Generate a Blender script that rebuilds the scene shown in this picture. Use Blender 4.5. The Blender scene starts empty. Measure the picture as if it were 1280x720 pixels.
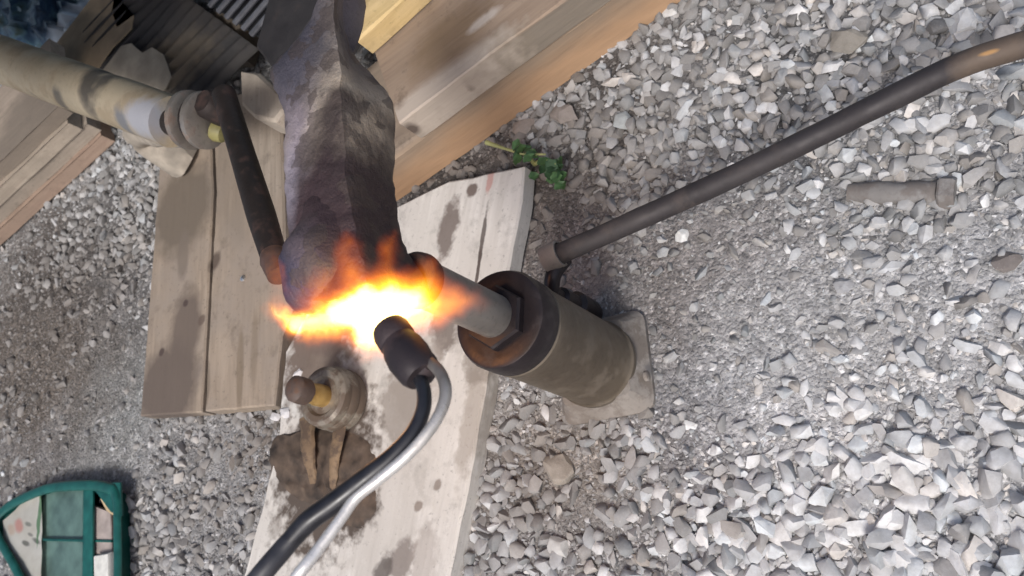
import bpy, bmesh, math, random
import numpy as np
from mathutils import Vector, Matrix, noise as mnoise

random.seed(7)
rng = np.random.default_rng(11)
scene = bpy.context.scene
R = math.radians

# ------------------------------------------------------------------ camera
CAM_H, TILT, FPX = 0.75, R(36), 1108.0
FWD = Vector((0, math.sin(TILT), -math.cos(TILT)))
UP0 = Vector((0, math.cos(TILT), math.sin(TILT)))
RT0 = Vector((1, 0, 0))
_u = Vector((-0.88, -0.47)).normalized()          # where "away from the ground" points in the picture
_r = Vector((-_u.y, _u.x))
IMG_X = UP0 * _u.x + RT0 * _r.x
IMG_Y = UP0 * _u.y + RT0 * _r.y                    # picture y runs downwards
CAM = Vector((0, 0, CAM_H))
cam_data = bpy.data.cameras.new("camera")
cam_data.sensor_width = 36.0
cam_data.lens = 36.0 * FPX / 1280.0
cam_data.clip_start = 0.02
cam_data.clip_end = 400
cam = bpy.data.objects.new("camera", cam_data)
scene.collection.objects.link(cam)
m3 = Matrix((IMG_X, -IMG_Y, -FWD)).transposed()
cam.matrix_world = Matrix.Translation(CAM) @ m3.to_4x4()
scene.camera = cam
cam_data.dof.use_dof = True
cam_data.dof.focus_distance = 0.72
cam_data.dof.aperture_fstop = 11.0


def at(px, py, z):
    """the place at height z that is seen at photograph pixel (px, py)"""
    d = FWD + IMG_X * ((px - 640) / FPX) + IMG_Y * ((py - 360) / FPX)
    return CAM + d * ((z - CAM_H) / d.z)


def mm(px, p):
    """metres covered by px pixels at place p"""
    return px * (p - CAM).dot(FWD) / FPX


# ------------------------------------------------------------------ world, sun, exposure
SUN_EL, SUN_AZ = R(52), R(42)                     # azimuth measured from -Y towards +X
world = bpy.data.worlds.new("World")
scene.world = world
world.use_nodes = True
wn = world.node_tree
wn.nodes.clear()
sky = wn.nodes.new("ShaderNodeTexSky")
sky.sky_type = 'NISHITA'
sky.sun_disc = False
sky.sun_elevation = SUN_EL
sky.sun_rotation = math.pi + SUN_AZ
sky.dust_density = 4.0
sky.ozone_density = 1.0
bg = wn.nodes.new("ShaderNodeBackground")
bg.inputs[1].default_value = 0.09
wo = wn.nodes.new("ShaderNodeOutputWorld")
wn.links.new(sky.outputs[0], bg.inputs[0])
wn.links.new(bg.outputs[0], wo.inputs[0])
sd = bpy.data.lights.new("sun", 'SUN')
sd.energy = 1.5
sd.angle = R(14)
sd.color = (1.0, 0.985, 0.97)
sun = bpy.data.objects.new("sun", sd)
scene.collection.objects.link(sun)
sdir = Vector((math.sin(-SUN_AZ) * math.cos(SUN_EL), -math.cos(SUN_AZ) * math.cos(SUN_EL), math.sin(SUN_EL)))
sun.rotation_euler = sdir.to_track_quat('Z', 'Y').to_euler()
sun.location = sdir * 5
scene.view_settings.view_transform = 'Standard'
scene.view_settings.look = 'None'
scene.view_settings.exposure = 0.66
scene.view_settings.gamma = 1.0
scene.cycles.volume_step_rate = 0.8
scene.cycles.max_bounces = 8
scene.cycles.use_denoising = True

# ------------------------------------------------------------------ object helpers
COL = scene.collection


def tag(o, label=None, cat=None, group=None, kind=None):
    if label:
        o['label'] = label
    if cat:
        o['category'] = cat
    if group:
        o['group'] = group
    if kind:
        o['kind'] = kind
    return o


def thing(name, loc, label, cat, group=None):
    o = bpy.data.objects.new(name, None)
    o.empty_display_size = 0.02
    COL.objects.link(o)
    o.location = loc
    return tag(o, label, cat, group)


def link(name, me, mat, loc=(0, 0, 0), parent=None, smooth=35, kind=None):
    o = bpy.data.objects.new(name, me)
    COL.objects.link(o)
    if parent is None:
        o.location = loc
    else:
        o.parent = parent
    if mat is not None:
        me.materials.append(mat)
    if smooth:
        me.polygons.foreach_set('use_smooth', [True] * len(me.polygons))
        me.set_sharp_from_angle(angle=R(smooth))
    else:
        me.polygons.foreach_set('use_smooth', [False] * len(me.polygons))
    if kind:
        o['kind'] = kind
    return o


def origin_of(parent):
    """world place of a parent chain (parents are never rotated here)"""
    v = Vector((0, 0, 0))
    while parent is not None:
        v += Vector(parent.location)
        parent = parent.parent
    return v


def obj(name, bm, mat, parent=None, loc=None, smooth=35, kind=None):
    """bm is given in world coordinates; becomes ONE object with its origin at its parent / loc"""
    o0 = origin_of(parent) if parent is not None else Vector(loc if loc is not None else (0, 0, 0))
    bmesh.ops.translate(bm, verts=bm.verts, vec=-o0)
    bmesh.ops.recalc_face_normals(bm, faces=bm.faces)
    me = bpy.data.meshes.new(name)
    bm.to_mesh(me)
    bm.free()
    return link(name, me, mat, o0, parent, smooth, kind)


def frame_for(d):
    d = Vector(d).normalized()
    a = Vector((0, 0, 1)) if abs(d.z) < 0.9 else Vector((1, 0, 0))
    x = a.cross(d).normalized()
    return x, d.cross(x).normalized(), d


def ring_loft(bm, rings, caps=True):
    prev, first = None, None
    for ring in rings:
        vs = [bm.verts.new(p) for p in ring]
        if first is None:
            first = vs
        if prev:
            n = len(vs)
            for i in range(n):
                bm.faces.new((prev[i], prev[(i + 1) % n], vs[(i + 1) % n], vs[i]))
        prev = vs
    if caps:
        bm.faces.new(first[::-1])
        bm.faces.new(prev)
    return bm


def catmull(pts, n):
    pts = [Vector(p) for p in pts]
    P = [pts[0] * 2 - pts[1]] + pts + [pts[-1] * 2 - pts[-2]]
    out = []
    for i in range(1, len(P) - 2):
        for k in range(n):
            t = k / n
            a, b, c, d = P[i - 1], P[i], P[i + 1], P[i + 2]
            out.append(0.5 * (2 * b + (c - a) * t + (2 * a - 5 * b + 4 * c - d) * t * t + (3 * b - a - 3 * c + d) * t ** 3))
    out.append(pts[-1])
    return out


def tube(bm, pts, rad, seg=16, sub=6, caps=True, flat=1.0, closed=False):
    """round bar along pts; rad a number or one per point; flat squeezes it vertically"""
    if not isinstance(rad, (list, tuple)):
        rad = [rad] * len(pts)
    path = catmull(pts, sub) if sub > 1 else [Vector(p) for p in pts]
    rr = []
    for i in range(len(pts) - 1):
        for k in range(max(1, sub)):
            rr.append(rad[i] + (rad[i + 1] - rad[i]) * k / max(1, sub))
    rr.append(rad[-1])
    x = None
    rings = []
    for i, p in enumerate(path):
        if closed:
            d = (path[(i + 1) % len(path)] - path[i - 1]).normalized()
        else:
            d = (path[min(i + 1, len(path) - 1)] - path[max(i - 1, 0)]).normalized()
        if flat != 1.0:
            y = Vector((0, 0, 1))
            y = (y - d * y.dot(d)).normalized()
            x = y.cross(d)
        elif x is None:
            x, y, _ = frame_for(d)
        else:
            x = (x - d * x.dot(d)).normalized()
            y = d.cross(x)
        rings.append([p + x * (math.cos(a) * rr[i]) + y * (math.sin(a) * rr[i] * flat)
                      for a in (2 * math.pi * k / seg for k in range(seg))])
    if closed:
        rings = rings[:-1]
        vs = [[bm.verts.new(q) for q in r] for r in rings]
        for i in range(len(vs)):
            a, b = vs[i], vs[(i + 1) % len(vs)]
            for k in range(seg):
                bm.faces.new((a[k], a[(k + 1) % seg], b[(k + 1) % seg], b[k]))
        return bm
    return ring_loft(bm, rings, caps)


def lathe(bm, prof, base, axis=(0, 0, 1), seg=32, wob=0.0, hexa=False):
    x, y, d = frame_for(axis)
    if hexa:
        seg = 6
    rings = []
    for r, h in prof:
        ring = []
        for k in range(seg):
            a = 2 * math.pi * k / seg
            w = 1 + wob * mnoise.noise(Vector((math.cos(a) * 2, math.sin(a) * 2, h * 60)))
            ring.append(Vector(base) + x * (math.cos(a) * r * w) + y * (math.sin(a) * r * w) + d * h)
        rings.append(ring)
    return ring_loft(bm, rings)


def prism(bm, outline, z0, z1, wob=0.0, step=0.0, bev=0.0):
    """outline: (x, y) places on the ground; upright slab between heights z0 and z1"""
    pts = [Vector((p[0], p[1])) for p in outline]
    if step:
        fine = []
        for i, p in enumerate(pts):
            q = pts[(i + 1) % len(pts)]
            n = max(1, int((q - p).length / step))
            for k in range(n):
                c = p.lerp(q, k / n)
                nn = (q - p).normalized()
                nn = Vector((-nn.y, nn.x))
                if k:
                    c = c + nn * wob * mnoise.noise(Vector((c.x * 55, c.y * 55, z1 * 9)))
                fine.append(c)
        pts = fine
    if sum(pts[i - 1].x * pts[i].y - pts[i].x * pts[i - 1].y for i in range(len(pts))) < 0:
        pts = pts[::-1]
    n = len(pts)

    def inset(b):
        out = []
        for i in range(n):
            e1 = (pts[i] - pts[i - 1]).normalized()
            e2 = (pts[(i + 1) % n] - pts[i]).normalized()
            nn = Vector((-e1.y - e2.y, e1.x + e2.x))
            nn = nn.normalized() if nn.length > 1e-6 else Vector((-e1.y, e1.x))
            out.append(pts[i] + nn * b)
        return out
    rings = [[(p.x, p.y, z0) for p in pts]]
    if bev:
        rings += [[(p.x, p.y, z1 - bev) for p in pts], [(p.x, p.y, z1) for p in inset(bev)]]
    else:
        rings += [[(p.x, p.y, z1) for p in pts]]
    return ring_loft(bm, [[Vector(q) for q in r] for r in rings])


def beam_box(bm, a, b, width, height, bev=0.003, side=0.0):
    """squared bar lying from a to b (places of its bottom near edge); width goes to the left of a->b"""
    a, b = Vector(a), Vector(b)
    d = (b - a).normalized()
    w = Vector((-d.y, d.x, 0)).normalized()
    sec = [(0, 0), (0, height), (width, height), (width, 0)]
    s2 = []
    for i, (u, v) in enumerate(sec):
        for du, dv in (((0, bev), (bev, 0), (0, -bev), (-bev, 0))[i],) + (((bev, 0), (0, -bev), (-bev, 0), (0, bev))[i],):
            s2.append((u + du, v + dv))
    s2 = [(0 + side, 0), (0, bev + height * .3), (0, height - bev), (bev, height), (width - bev, height), (width, height - bev), (width, 0)]
    rings = []
    n = max(2, int((b - a).length / 0.02))
    for k in range(n + 1):
        c = a.lerp(b, k / n)
        j = [mnoise.noise(Vector((c.x * 20 + i * 7, c.y * 20, i * 3.1))) * 0.0015 for i in range(len(s2))]
        rings.append([c + w * (u + j[i]) + Vector((0, 0, v + (j[i] if v > 0 else 0))) for i, (u, v) in enumerate(s2)])
    return ring_loft(bm, rings)


def jitter(bm, amp, scale, seed=0):
    for v in bm.verts:
        p = v.co * scale + Vector((seed, seed * 1.7, 0))
        v.co += amp * Vector((mnoise.noise(p), mnoise.noise(p + Vector((31, 0, 0))), mnoise.noise(p + Vector((0, 57, 0)))))
    return bm


# ------------------------------------------------------------------ material helpers
class NT:
    def __init__(s, name):
        s.m = bpy.data.materials.new(name)
        s.m.use_nodes = True
        s.t = s.m.node_tree
        s.t.nodes.clear()
        s.out = s.t.nodes.new('ShaderNodeOutputMaterial')
        s.tc = s.t.nodes.new('ShaderNodeTexCoord').outputs['Object']

    def n(s, typ, **kw):
        nd = s.t.nodes.new('ShaderNode' + typ)
        for k, v in kw.items():
            setattr(nd, k, v)
        return nd

    def put(s, sock, v):
        if isinstance(v, bpy.types.NodeSocket):
            s.t.links.new(v, sock)
        elif isinstance(v, (tuple, list)) and sock.type == 'RGBA' and len(v) == 3:
            sock.default_value = (*v, 1)
        else:
            sock.default_value = v

    def math(s, op, a, b=0.0, clamp=False):
        nd = s.n('Math', operation=op, use_clamp=clamp)
        s.put(nd.inputs[0], a)
        s.put(nd.inputs[1], b)
        return nd.outputs[0]

    def vmath(s, op, a, b=None):
        nd = s.n('VectorMath', operation=op)
        s.put(nd.inputs[0], a)
        if b is not None:
            s.put(nd.inputs[3 if op == 'SCALE' else 1], b)
        return nd.outputs['Value' if op in ('LENGTH', 'DOT_PRODUCT', 'DISTANCE') else 'Vector']

    def mapping(s, rot=0.0, scale=(1, 1, 1), loc=(0, 0, 0), vec=None):
        if rot and tuple(scale) != (1, 1, 1):                          # turn first, stretch afterwards
            return s.vmath('MULTIPLY', s.mapping(rot=rot, vec=vec), tuple(scale))
        nd = s.n('Mapping')
        s.put(nd.inputs['Vector'], vec if vec is not None else s.tc)
        nd.inputs['Location'].default_value = loc
        nd.inputs['Rotation'].default_value = rot if isinstance(rot, tuple) else (0, 0, rot)
        nd.inputs['Scale'].default_value = scale
        return nd.outputs[0]

    def noise(s, scale, detail=4, vec=None, rough=0.55, dist=0.0, color=False):
        nd = s.n('TexNoise')
        s.put(nd.inputs['Vector'], vec if vec is not None else s.tc)
        nd.inputs['Scale'].default_value = scale
        nd.inputs['Detail'].default_value = detail
        nd.inputs['Roughness'].default_value = rough
        nd.inputs['Distortion'].default_value = dist
        return nd.outputs[1 if color else 0]

    def ramp(s, f, stops):
        nd = s.n('ValToRGB')
        s.put(nd.inputs[0], f)
        el = nd.color_ramp.elements
        while len(el) < len(stops):
            el.new(0.5)
        for e, (p, c) in zip(el, stops):
            e.position = p
            e.color = (c, c, c, 1) if isinstance(c, (int, float)) else (*c, 1)
        return nd.outputs[0]

    def range(s, f, a, b, c=0.0, d=1.0):
        nd = s.n('MapRange')
        s.put(nd.inputs[0], f)
        for i, v in enumerate((a, b, c, d)):
            s.put(nd.inputs[1 + i], v)
        return nd.outputs[0]

    def mix(s, f, a, b, mode='MIX'):
        nd = s.n('Mix', data_type='RGBA', blend_type=mode)
        s.put(nd.inputs[0], f)
        s.put(nd.inputs[6], a)
        s.put(nd.inputs[7], b)
        return nd.outputs[2]

    def bump(s, h, strength=0.4, dist=0.002, normal=None):
        nd = s.n('Bump')
        s.put(nd.inputs['Height'], h)
        nd.inputs['Strength'].default_value = strength
        nd.inputs['Distance'].default_value = dist
        if normal is not None:
            s.put(nd.inputs['Normal'], normal)
        return nd.outputs[0]

    def spot(s, c, rx, ry, rot=0.0, soft=0.35, warp=0.5, wscale=60, rz=None):
        """an uneven round mark at object place c; 1 inside, 0 outside"""
        v = s.mapping(vec=s.vmath('SUBTRACT', s.tc, tuple(c)), rot=-rot)
        sc = s.n('VectorMath', operation='MULTIPLY')
        s.put(sc.inputs[0], v)
        sc.inputs[1].default_value = (1 / rx, 1 / ry, 1 / rz if rz else 0.0)
        ln = s.vmath('LENGTH', sc.outputs[0])
        nz = s.math('MULTIPLY', s.math('SUBTRACT', s.noise(wscale, 3), 0.5), warp * 2)
        return s.range(s.math('ADD', ln, nz), 1 + soft, 1 - soft)

    def bsdf(s, color, rough=0.7, metal=0.0, normal=None, **kw):
        b = s.n('BsdfPrincipled')
        s.put(b.inputs['Base Color'], color)
        s.put(b.inputs['Roughness'], rough)
        s.put(b.inputs['Metallic'], metal)
        if normal is not None:
            s.put(b.inputs['Normal'], normal)
        for k, v in kw.items():
            s.put(b.inputs[k], v)
        s.t.links.new(b.outputs[0], s.out.inputs['Surface'])
        return s.m


def wood(name, dark, light, rot, marks=(), grey=None, scale=1.0, rough=0.85, warp=.28, wscale=45):
    """grain runs along the object's x axis turned by rot; marks = [(place, rx, ry, rot, colour, amount)]"""
    t = NT(name)
    v = t.mapping(rot=-rot, scale=(6, 60, 60))
    v2 = t.mapping(rot=-rot, scale=(16, 210, 210))
    g1 = t.noise(1.0 * scale, 5, v, dist=0.8)
    g2 = t.noise(1.0 * scale, 4, v2, dist=0.3)
    big = t.noise(14, 4)
    f = t.math('ADD', t.math('MULTIPLY', g1, 0.6), t.math('MULTIPLY', g2, 0.4))
    c = t.ramp(f, [(0.32, dark), (0.62, light)])
    c = t.mix(t.range(big, 0.42, 0.7), c, grey if grey else tuple(x * 0.72 for x in light))
    c = t.mix(t.range(t.noise(34, 6, rough=.72), .54, .70, 0, .5), c, tuple(x * .55 for x in dark))
    fine = t.noise(240, 3)
    c = t.mix(t.range(fine, 0.62, 0.72, 0, 0.45), c, tuple(x * 0.35 for x in dark))
    h = f
    for (p, rx, ry, a, col, amt) in marks:
        ms = t.spot(p, rx, ry, a, soft=.22, warp=warp, wscale=wscale)
        c = t.mix(t.math('MULTIPLY', ms, amt), c, col)
    h = t.math('ADD', t.math('MULTIPLY', f, 1.0), t.math('MULTIPLY', fine, 0.25))
    return t.bsdf(c, rough, normal=t.bump(h, 0.5, 0.0018))


def metal(name, base, alt, rust=(0.11, 0.05, 0.025), rusty=0.4, rough=0.5, met=0.6, sc=40, marks=()):
    t = NT(name)
    n1 = t.noise(sc, 6, rough=0.65)
    n2 = t.noise(sc * 0.35, 4)
    n3 = t.noise(sc * 5, 3)
    c = t.mix(t.range(n2, 0.35, 0.65), base, alt)
    rm = t.range(n1, 0.62 - rusty * 0.3, 0.72 - rusty * 0.3)
    c = t.mix(t.math('MULTIPLY', rm, min(1, rusty * 1.6)), c, rust)
    c = t.mix(t.range(n3, 0.55, 0.75, 0, 0.35), c, tuple(x * 0.45 for x in base))
    for (p, rx, ry, a, col, amt) in marks:
        c = t.mix(t.math('MULTIPLY', t.spot(p, rx, ry, a, rz=max(rx, ry, .02)), amt), c, col)
    r = t.range(n1, 0.3, 0.7, rough - 0.12, min(1, rough + 0.25))
    return t.bsdf(c, r, t.math('MULTIPLY', t.math('SUBTRACT', 1.0, rm), met),
                  normal=t.bump(t.math('ADD', n1, t.math('MULTIPLY', n3, 0.4)), 0.35, 0.0012))


def plain(name, col, rough=0.6, var=0.25, sc=60, bump=0.15, **kw):
    t = NT(name)
    n1 = t.noise(sc, 5)
    c = t.mix(t.range(n1, 0.3, 0.7), tuple(x * (1 - var) for x in col), tuple(min(1, x * (1 + var)) for x in col))
    return t.bsdf(c, t.range(n1, 0.3, 0.7, rough - 0.1, min(1, rough + 0.1)), normal=t.bump(n1, bump, 0.001), **kw)


# ------------------------------------------------------------------ ground
def vnoise(x, y, s, seed):
    out = np.zeros_like(x)
    for k in range(5):
        r = np.random.default_rng(seed + k)
        a = r.uniform(0, 2 * np.pi)
        ph = r.uniform(0, 6.28, 2)
        f = s * r.uniform(0.6, 1.5)
        out += np.sin((x * np.cos(a) + y * np.sin(a)) * f + ph[0]) * np.sin((-x * np.sin(a) + y * np.cos(a)) * f * 0.8 + ph[1])
    return out / 5


def height(x, y):
    near = np.clip(1.5 - np.hypot(x, y - .7) / 3.0, 0, 1)
    return (vnoise(x, y, 9, 1) * 0.006 + vnoise(x, y, 30, 20) * 0.003 + vnoise(x, y, 90, 50) * 0.0012) * near - 0.003


def axis_steps(lo, hi, fine, far):
    a = list(np.arange(lo, hi, fine))
    s, p = fine, a[-1]
    while p < far:
        s *= 1.35
        p += s
        a.append(p)
    s, p, b = fine, lo, []
    while p > -far:
        s *= 1.35
        p -= s
        b.append(p)
    return np.array(b[::-1] + a)


gx, gy = axis_steps(-1.1, 0.9, 0.008, 150), axis_steps(-0.3, 2.2, 0.008, 150)
X, Y = np.meshgrid(gx, gy)
Z = height(X, Y)
nv, nu = X.shape
me = bpy.data.meshes.new('ground')
idx = np.arange(nu * nv).reshape(nv, nu)
quads = np.stack([idx[:-1, :-1], idx[:-1, 1:], idx[1:, 1:], idx[1:, :-1]], -1).reshape(-1, 4)
me.vertices.add(nu * nv)
me.vertices.foreach_set('co', np.stack([X, Y, Z], -1).astype(np.float32).ravel())
me.loops.add(quads.size)
me.loops.foreach_set('vertex_index', quads.ravel().astype(np.int32))
me.polygons.add(len(quads))
me.polygons.foreach_set('loop_start', np.arange(0, quads.size, 4, dtype=np.int32))
me.update()
me.validate()

t = NT('soil')
n1, n2, n3 = t.noise(5, 6, rough=0.65), t.noise(60, 6, rough=0.7), t.noise(420, 4, rough=0.7)
vor = t.n('TexVoronoi')
vor.inputs['Scale'].default_value = 260
t.put(vor.inputs['Vector'], t.tc)
c = t.mix(t.range(n1, 0.38, 0.62), (0.19, 0.18, 0.175), (0.33, 0.325, 0.325))
c = t.mix(t.range(n2, 0.35, 0.65, 0, 0.6), c, (0.30, 0.295, 0.29))
# earth patches: damp brown, dry pale dust; dark left ones also paint in vehicle shade
for (px, py, rx, ry, col, amt) in [
        (680, 250, .10, .13, (0.14, 0.115, 0.10), 0.8), (560, 230, .08, .08, (0.05, 0.04, 0.034), 0.8),
        (880, 360, .10, .12, (0.22, 0.195, 0.185), 0.7), (880, 540, .06, .10, (0.22, 0.215, 0.22), 0.8), (1150, 400, .17, .12, (0.58, 0.575, 0.58), 0.9), (1000, 460, .08, .08, (0.48, 0.475, 0.48), 0.8), (960, 330, .07, .07, (0.30, 0.285, 0.28), 0.7),
        (700, 580, .05, .08, (0.27, 0.24, 0.21), 0.8), (140, 500, .09, .12, (0.29, 0.295, 0.285), 0.8),
        (40, 440, .2, .22, (0.12, 0.098, 0.08), 0.95), (190, 260, .16, .16, (0.075, 0.07, 0.068), 0.8), (600, 620, .04, .10, (0.10, 0.085, 0.075), 0.7), (1130, 420, .08, .12, (0.40, 0.395, 0.39), 0.8),
        (250, 600, .10, .10, (0.25, 0.245, 0.24), 0.6), (60, 330, .1, .1, (0.08, 0.068, 0.06), 0.7),
        (1000, 60, .14, .09, (0.055, 0.055, 0.057), 0.85), (760, 120, .10, .09, (0.07, 0.06, 0.054), 0.85), (1180, 250, .06, .08, (0.2, 0.2, 0.2), 0.5)]:
    g = at(px, py, 0)
    c = t.mix(t.math('MULTIPLY', t.spot((g.x, g.y, 0), rx, ry, 0.4, soft=0.5, warp=0.6, wscale=22), amt), c, col)
c = t.mix(t.range(vor.outputs['Distance'], 0.0, 0.35, 0.55, 0.0), c, (0.40, 0.40, 0.40))
c = t.mix(t.range(n3, 0.55, 0.75, 0, 0.5), c, (0.06, 0.055, 0.05))
cell_h = None
for sc_v, amt_v in ((150, .5), (330, .45)):                                   # packed grit: every grain its own tone
    vc = t.n('TexVoronoi')
    vc.inputs['Scale'].default_value = sc_v
    t.put(vc.inputs['Vector'], t.vmath('ADD', t.tc, t.vmath('SCALE', t.noise(190, 2, color=True), .004)))
    sp_ = t.n('SeparateColor')
    t.put(sp_.inputs[0], vc.outputs['Color'])
    tone_ = t.ramp(sp_.outputs[0], [(0.0, 0.50), (0.55, 0.92), (0.80, 1.1), (0.97, 1.75)])
    show = t.math('MULTIPLY', t.range(t.noise(30, 4, rough=.7), .36, .62, .35, 1.0), amt_v * 1.5, True)
    c = t.mix(show, c, t.mix(1.0, c, tone_, 'MULTIPLY'))
    hh = t.math('MULTIPLY', vc.outputs['Distance'], -1.2)
    cell_h = hh if cell_h is None else t.math('ADD', cell_h, hh)
nb = t.bump(cell_h, 0.5, 0.003, t.bump(n2, 0.6, 0.004))
soil = t.bsdf(c, 0.95, normal=t.bump(t.math('ADD', n3, t.math('MULTIPLY', vor.outputs['Distance'], -0.8)), 0.7, 0.002, nb))
tag(link('ground', me, soil, smooth=0), kind='structure')
me.polygons.foreach_set('use_smooth', [True] * len(me.polygons))

# ------------------------------------------------------------------ what lies on the ground, outlined (used to keep gravel out from under it)
def ground_pts(px, z):
    return [at(x, y, z).xy for x, y in px]


BOARD_Z = 0.024
boardA_px = [[(203, 150), (262, 140), (266, 240), (252, 515), (175, 520), (190, 330)],
             [(266, 140), (360, 120), (400, 300), (352, 420), (343, 507), (256, 514), (270, 240)]]
boardB_px = [(283, 800), (305, 716), (330, 622), (346, 555), (356, 440), (420, 320), (495, 258), (560, 226), (655, 207), (652, 250),
             (634, 345), (612, 450), (592, 570), (562, 716), (548, 800)]


def inside(px, py, poly):
    r = np.zeros(px.shape, bool)
    n = len(poly)
    for i in range(n):
        x1, y1 = poly[i - 1]
        x2, y2 = poly[i]
        cnd = ((y1 > py) != (y2 > py)) & (px < (x2 - x1) * (py - y1) / (y2 - y1 + 1e-12) + x1)
        r ^= cnd
    return r


NEAR_GROUND = ground_pts([(-160, -60), (-160, 860), (640, 880), (1420, 840), (1420, -130), (640, -130)], 0)
keep_out = [ground_pts(q, BOARD_Z) for q in boardA_px] + [ground_pts(boardB_px, BOARD_Z)]

# ------------------------------------------------------------------ gravel
def rock_shape(seed, npt=14, flat=0.6):
    r = random.Random(seed)
    bm = bmesh.new()
    for _ in range(npt):
        v = Vector((r.gauss(0, 1), r.gauss(0, 1), r.gauss(0, 1))).normalized() * r.uniform(0.8, 1.0)
        bm.verts.new((v.x * r.choice((1, 1.0, 1.15)), v.y * 0.78, v.z * flat))
    res = bmesh.ops.convex_hull(bm, input=bm.verts)
    bmesh.ops.delete(bm, geom=[g for g in res['geom_interior'] if isinstance(g, bmesh.types.BMVert)], context='VERTS')
    bmesh.ops.triangulate(bm, faces=bm.faces)
    bmesh.ops.recalc_face_normals(bm, faces=bm.faces)
    bm.verts.index_update()
    V = np.array([v.co[:] for v in bm.verts])
    F = np.array([[v.index for v in f.verts] for f in bm.faces])
    bm.free()
    return V, F


ROCKS = [rock_shape(100 + i, 14 + i % 6, 0.6 + 0.06 * (i % 6)) for i in range(24)]
CHIPS = [rock_shape(200 + i, 9, 0.65) for i in range(12)]
GRITS = [rock_shape(300 + i, 7, 0.7) for i in range(8)]

# how much stone shows where (place on the photograph's ground, spread in m, amount of stone, stone size)
PATCH = [(at(px, py, 0), s, d, z) for px, py, s, d, z in [
    (900, 80, .12, .95, .9), (1150, 130, .11, 1.05, 1.0), (1240, 60, .1, 1.0, 1.1), (780, 140, .08, 1.0, 1.0), (760, 60, .08, 1.0, .9),
    (1000, 280, .07, .42, .75), (1220, 320, .07, .38, .85), (860, 300, .06, .5, .75), (1080, 440, .06, .45, .6), (900, 480, .07, .22, .7), (960, 400, .05, .35, .6),
    (880, 400, .09, .22, .6), (1240, 450, .06, .42, .85), (1000, 520, .06, .42, .85), (1140, 380, .05, .36, .7), (1100, 500, .05, .5, .8), (960, 660, .08, 1.4, 1.15), (1200, 640, .1, 1.6, 1.3),
    (1080, 620, .07, 1.3, 1.15), (800, 560, .05, .9, 1.0), (620, 640, .07, 1.1, 1.05), (700, 600, .045, .25, .9), (740, 620, .03, .35, .9), (760, 680, .06, .5, 1.0),
    (630, 500, .05, .9, .85), (200, 240, .12, 1.1, 1.0), (130, 330, .12, .6, .9), (60, 400, .12, .32, .8), (120, 500, .12, .18, .7), (150, 440, .1, .25, .7),
    (40, 540, .1, .42, .8), (230, 570, .08, .55, .9), (220, 660, .08, .75, 1.0), (280, 620, .06, .6, .8), (650, 270, .06, .32, .8), (690, 270, .05, .35, .8), (560, 230, .06, .5, .8),
    (720, 330, .05, .6, .75), (300, 100, .2, .5, .9)]]


def field(x, y, k):
    num, den = np.full(x.shape, 1e-4 * (0.6 if k == 2 else 0.9)), np.full(x.shape, 1e-4)
    for p, s, d, z in PATCH:
        w = np.exp(-((x - p.x) ** 2 + (y - p.y) ** 2) / (2 * s * s * .55))
        num += w * (d if k == 2 else z)
        den += w
    return num / den


# stone tone: dirt and mud, plus left shade and lower right brightness painted in (place, spread, shift)
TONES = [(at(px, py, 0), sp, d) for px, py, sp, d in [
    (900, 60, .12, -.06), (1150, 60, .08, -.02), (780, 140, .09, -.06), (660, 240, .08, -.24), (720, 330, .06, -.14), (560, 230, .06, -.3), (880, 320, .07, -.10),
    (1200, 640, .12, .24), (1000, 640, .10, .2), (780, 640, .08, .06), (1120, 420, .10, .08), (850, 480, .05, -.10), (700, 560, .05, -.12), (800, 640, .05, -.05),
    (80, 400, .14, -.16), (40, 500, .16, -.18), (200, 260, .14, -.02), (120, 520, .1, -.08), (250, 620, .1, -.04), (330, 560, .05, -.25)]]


GAPS = [(at(px, py, 0), sp) for px, py, sp in [(880, 60, .12), (1060, 60, .08), (780, 130, .08), (1230, 40, .06), (190, 260, .12), (560, 235, .08), (610, 640, .05)]]


def tone_field(x, y):
    out = np.zeros(x.shape)
    for p, sp, d in TONES:
        out += d * np.exp(-((x - p.x) ** 2 + (y - p.y) ** 2) / (1.2 * sp * sp))
    return out


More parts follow.
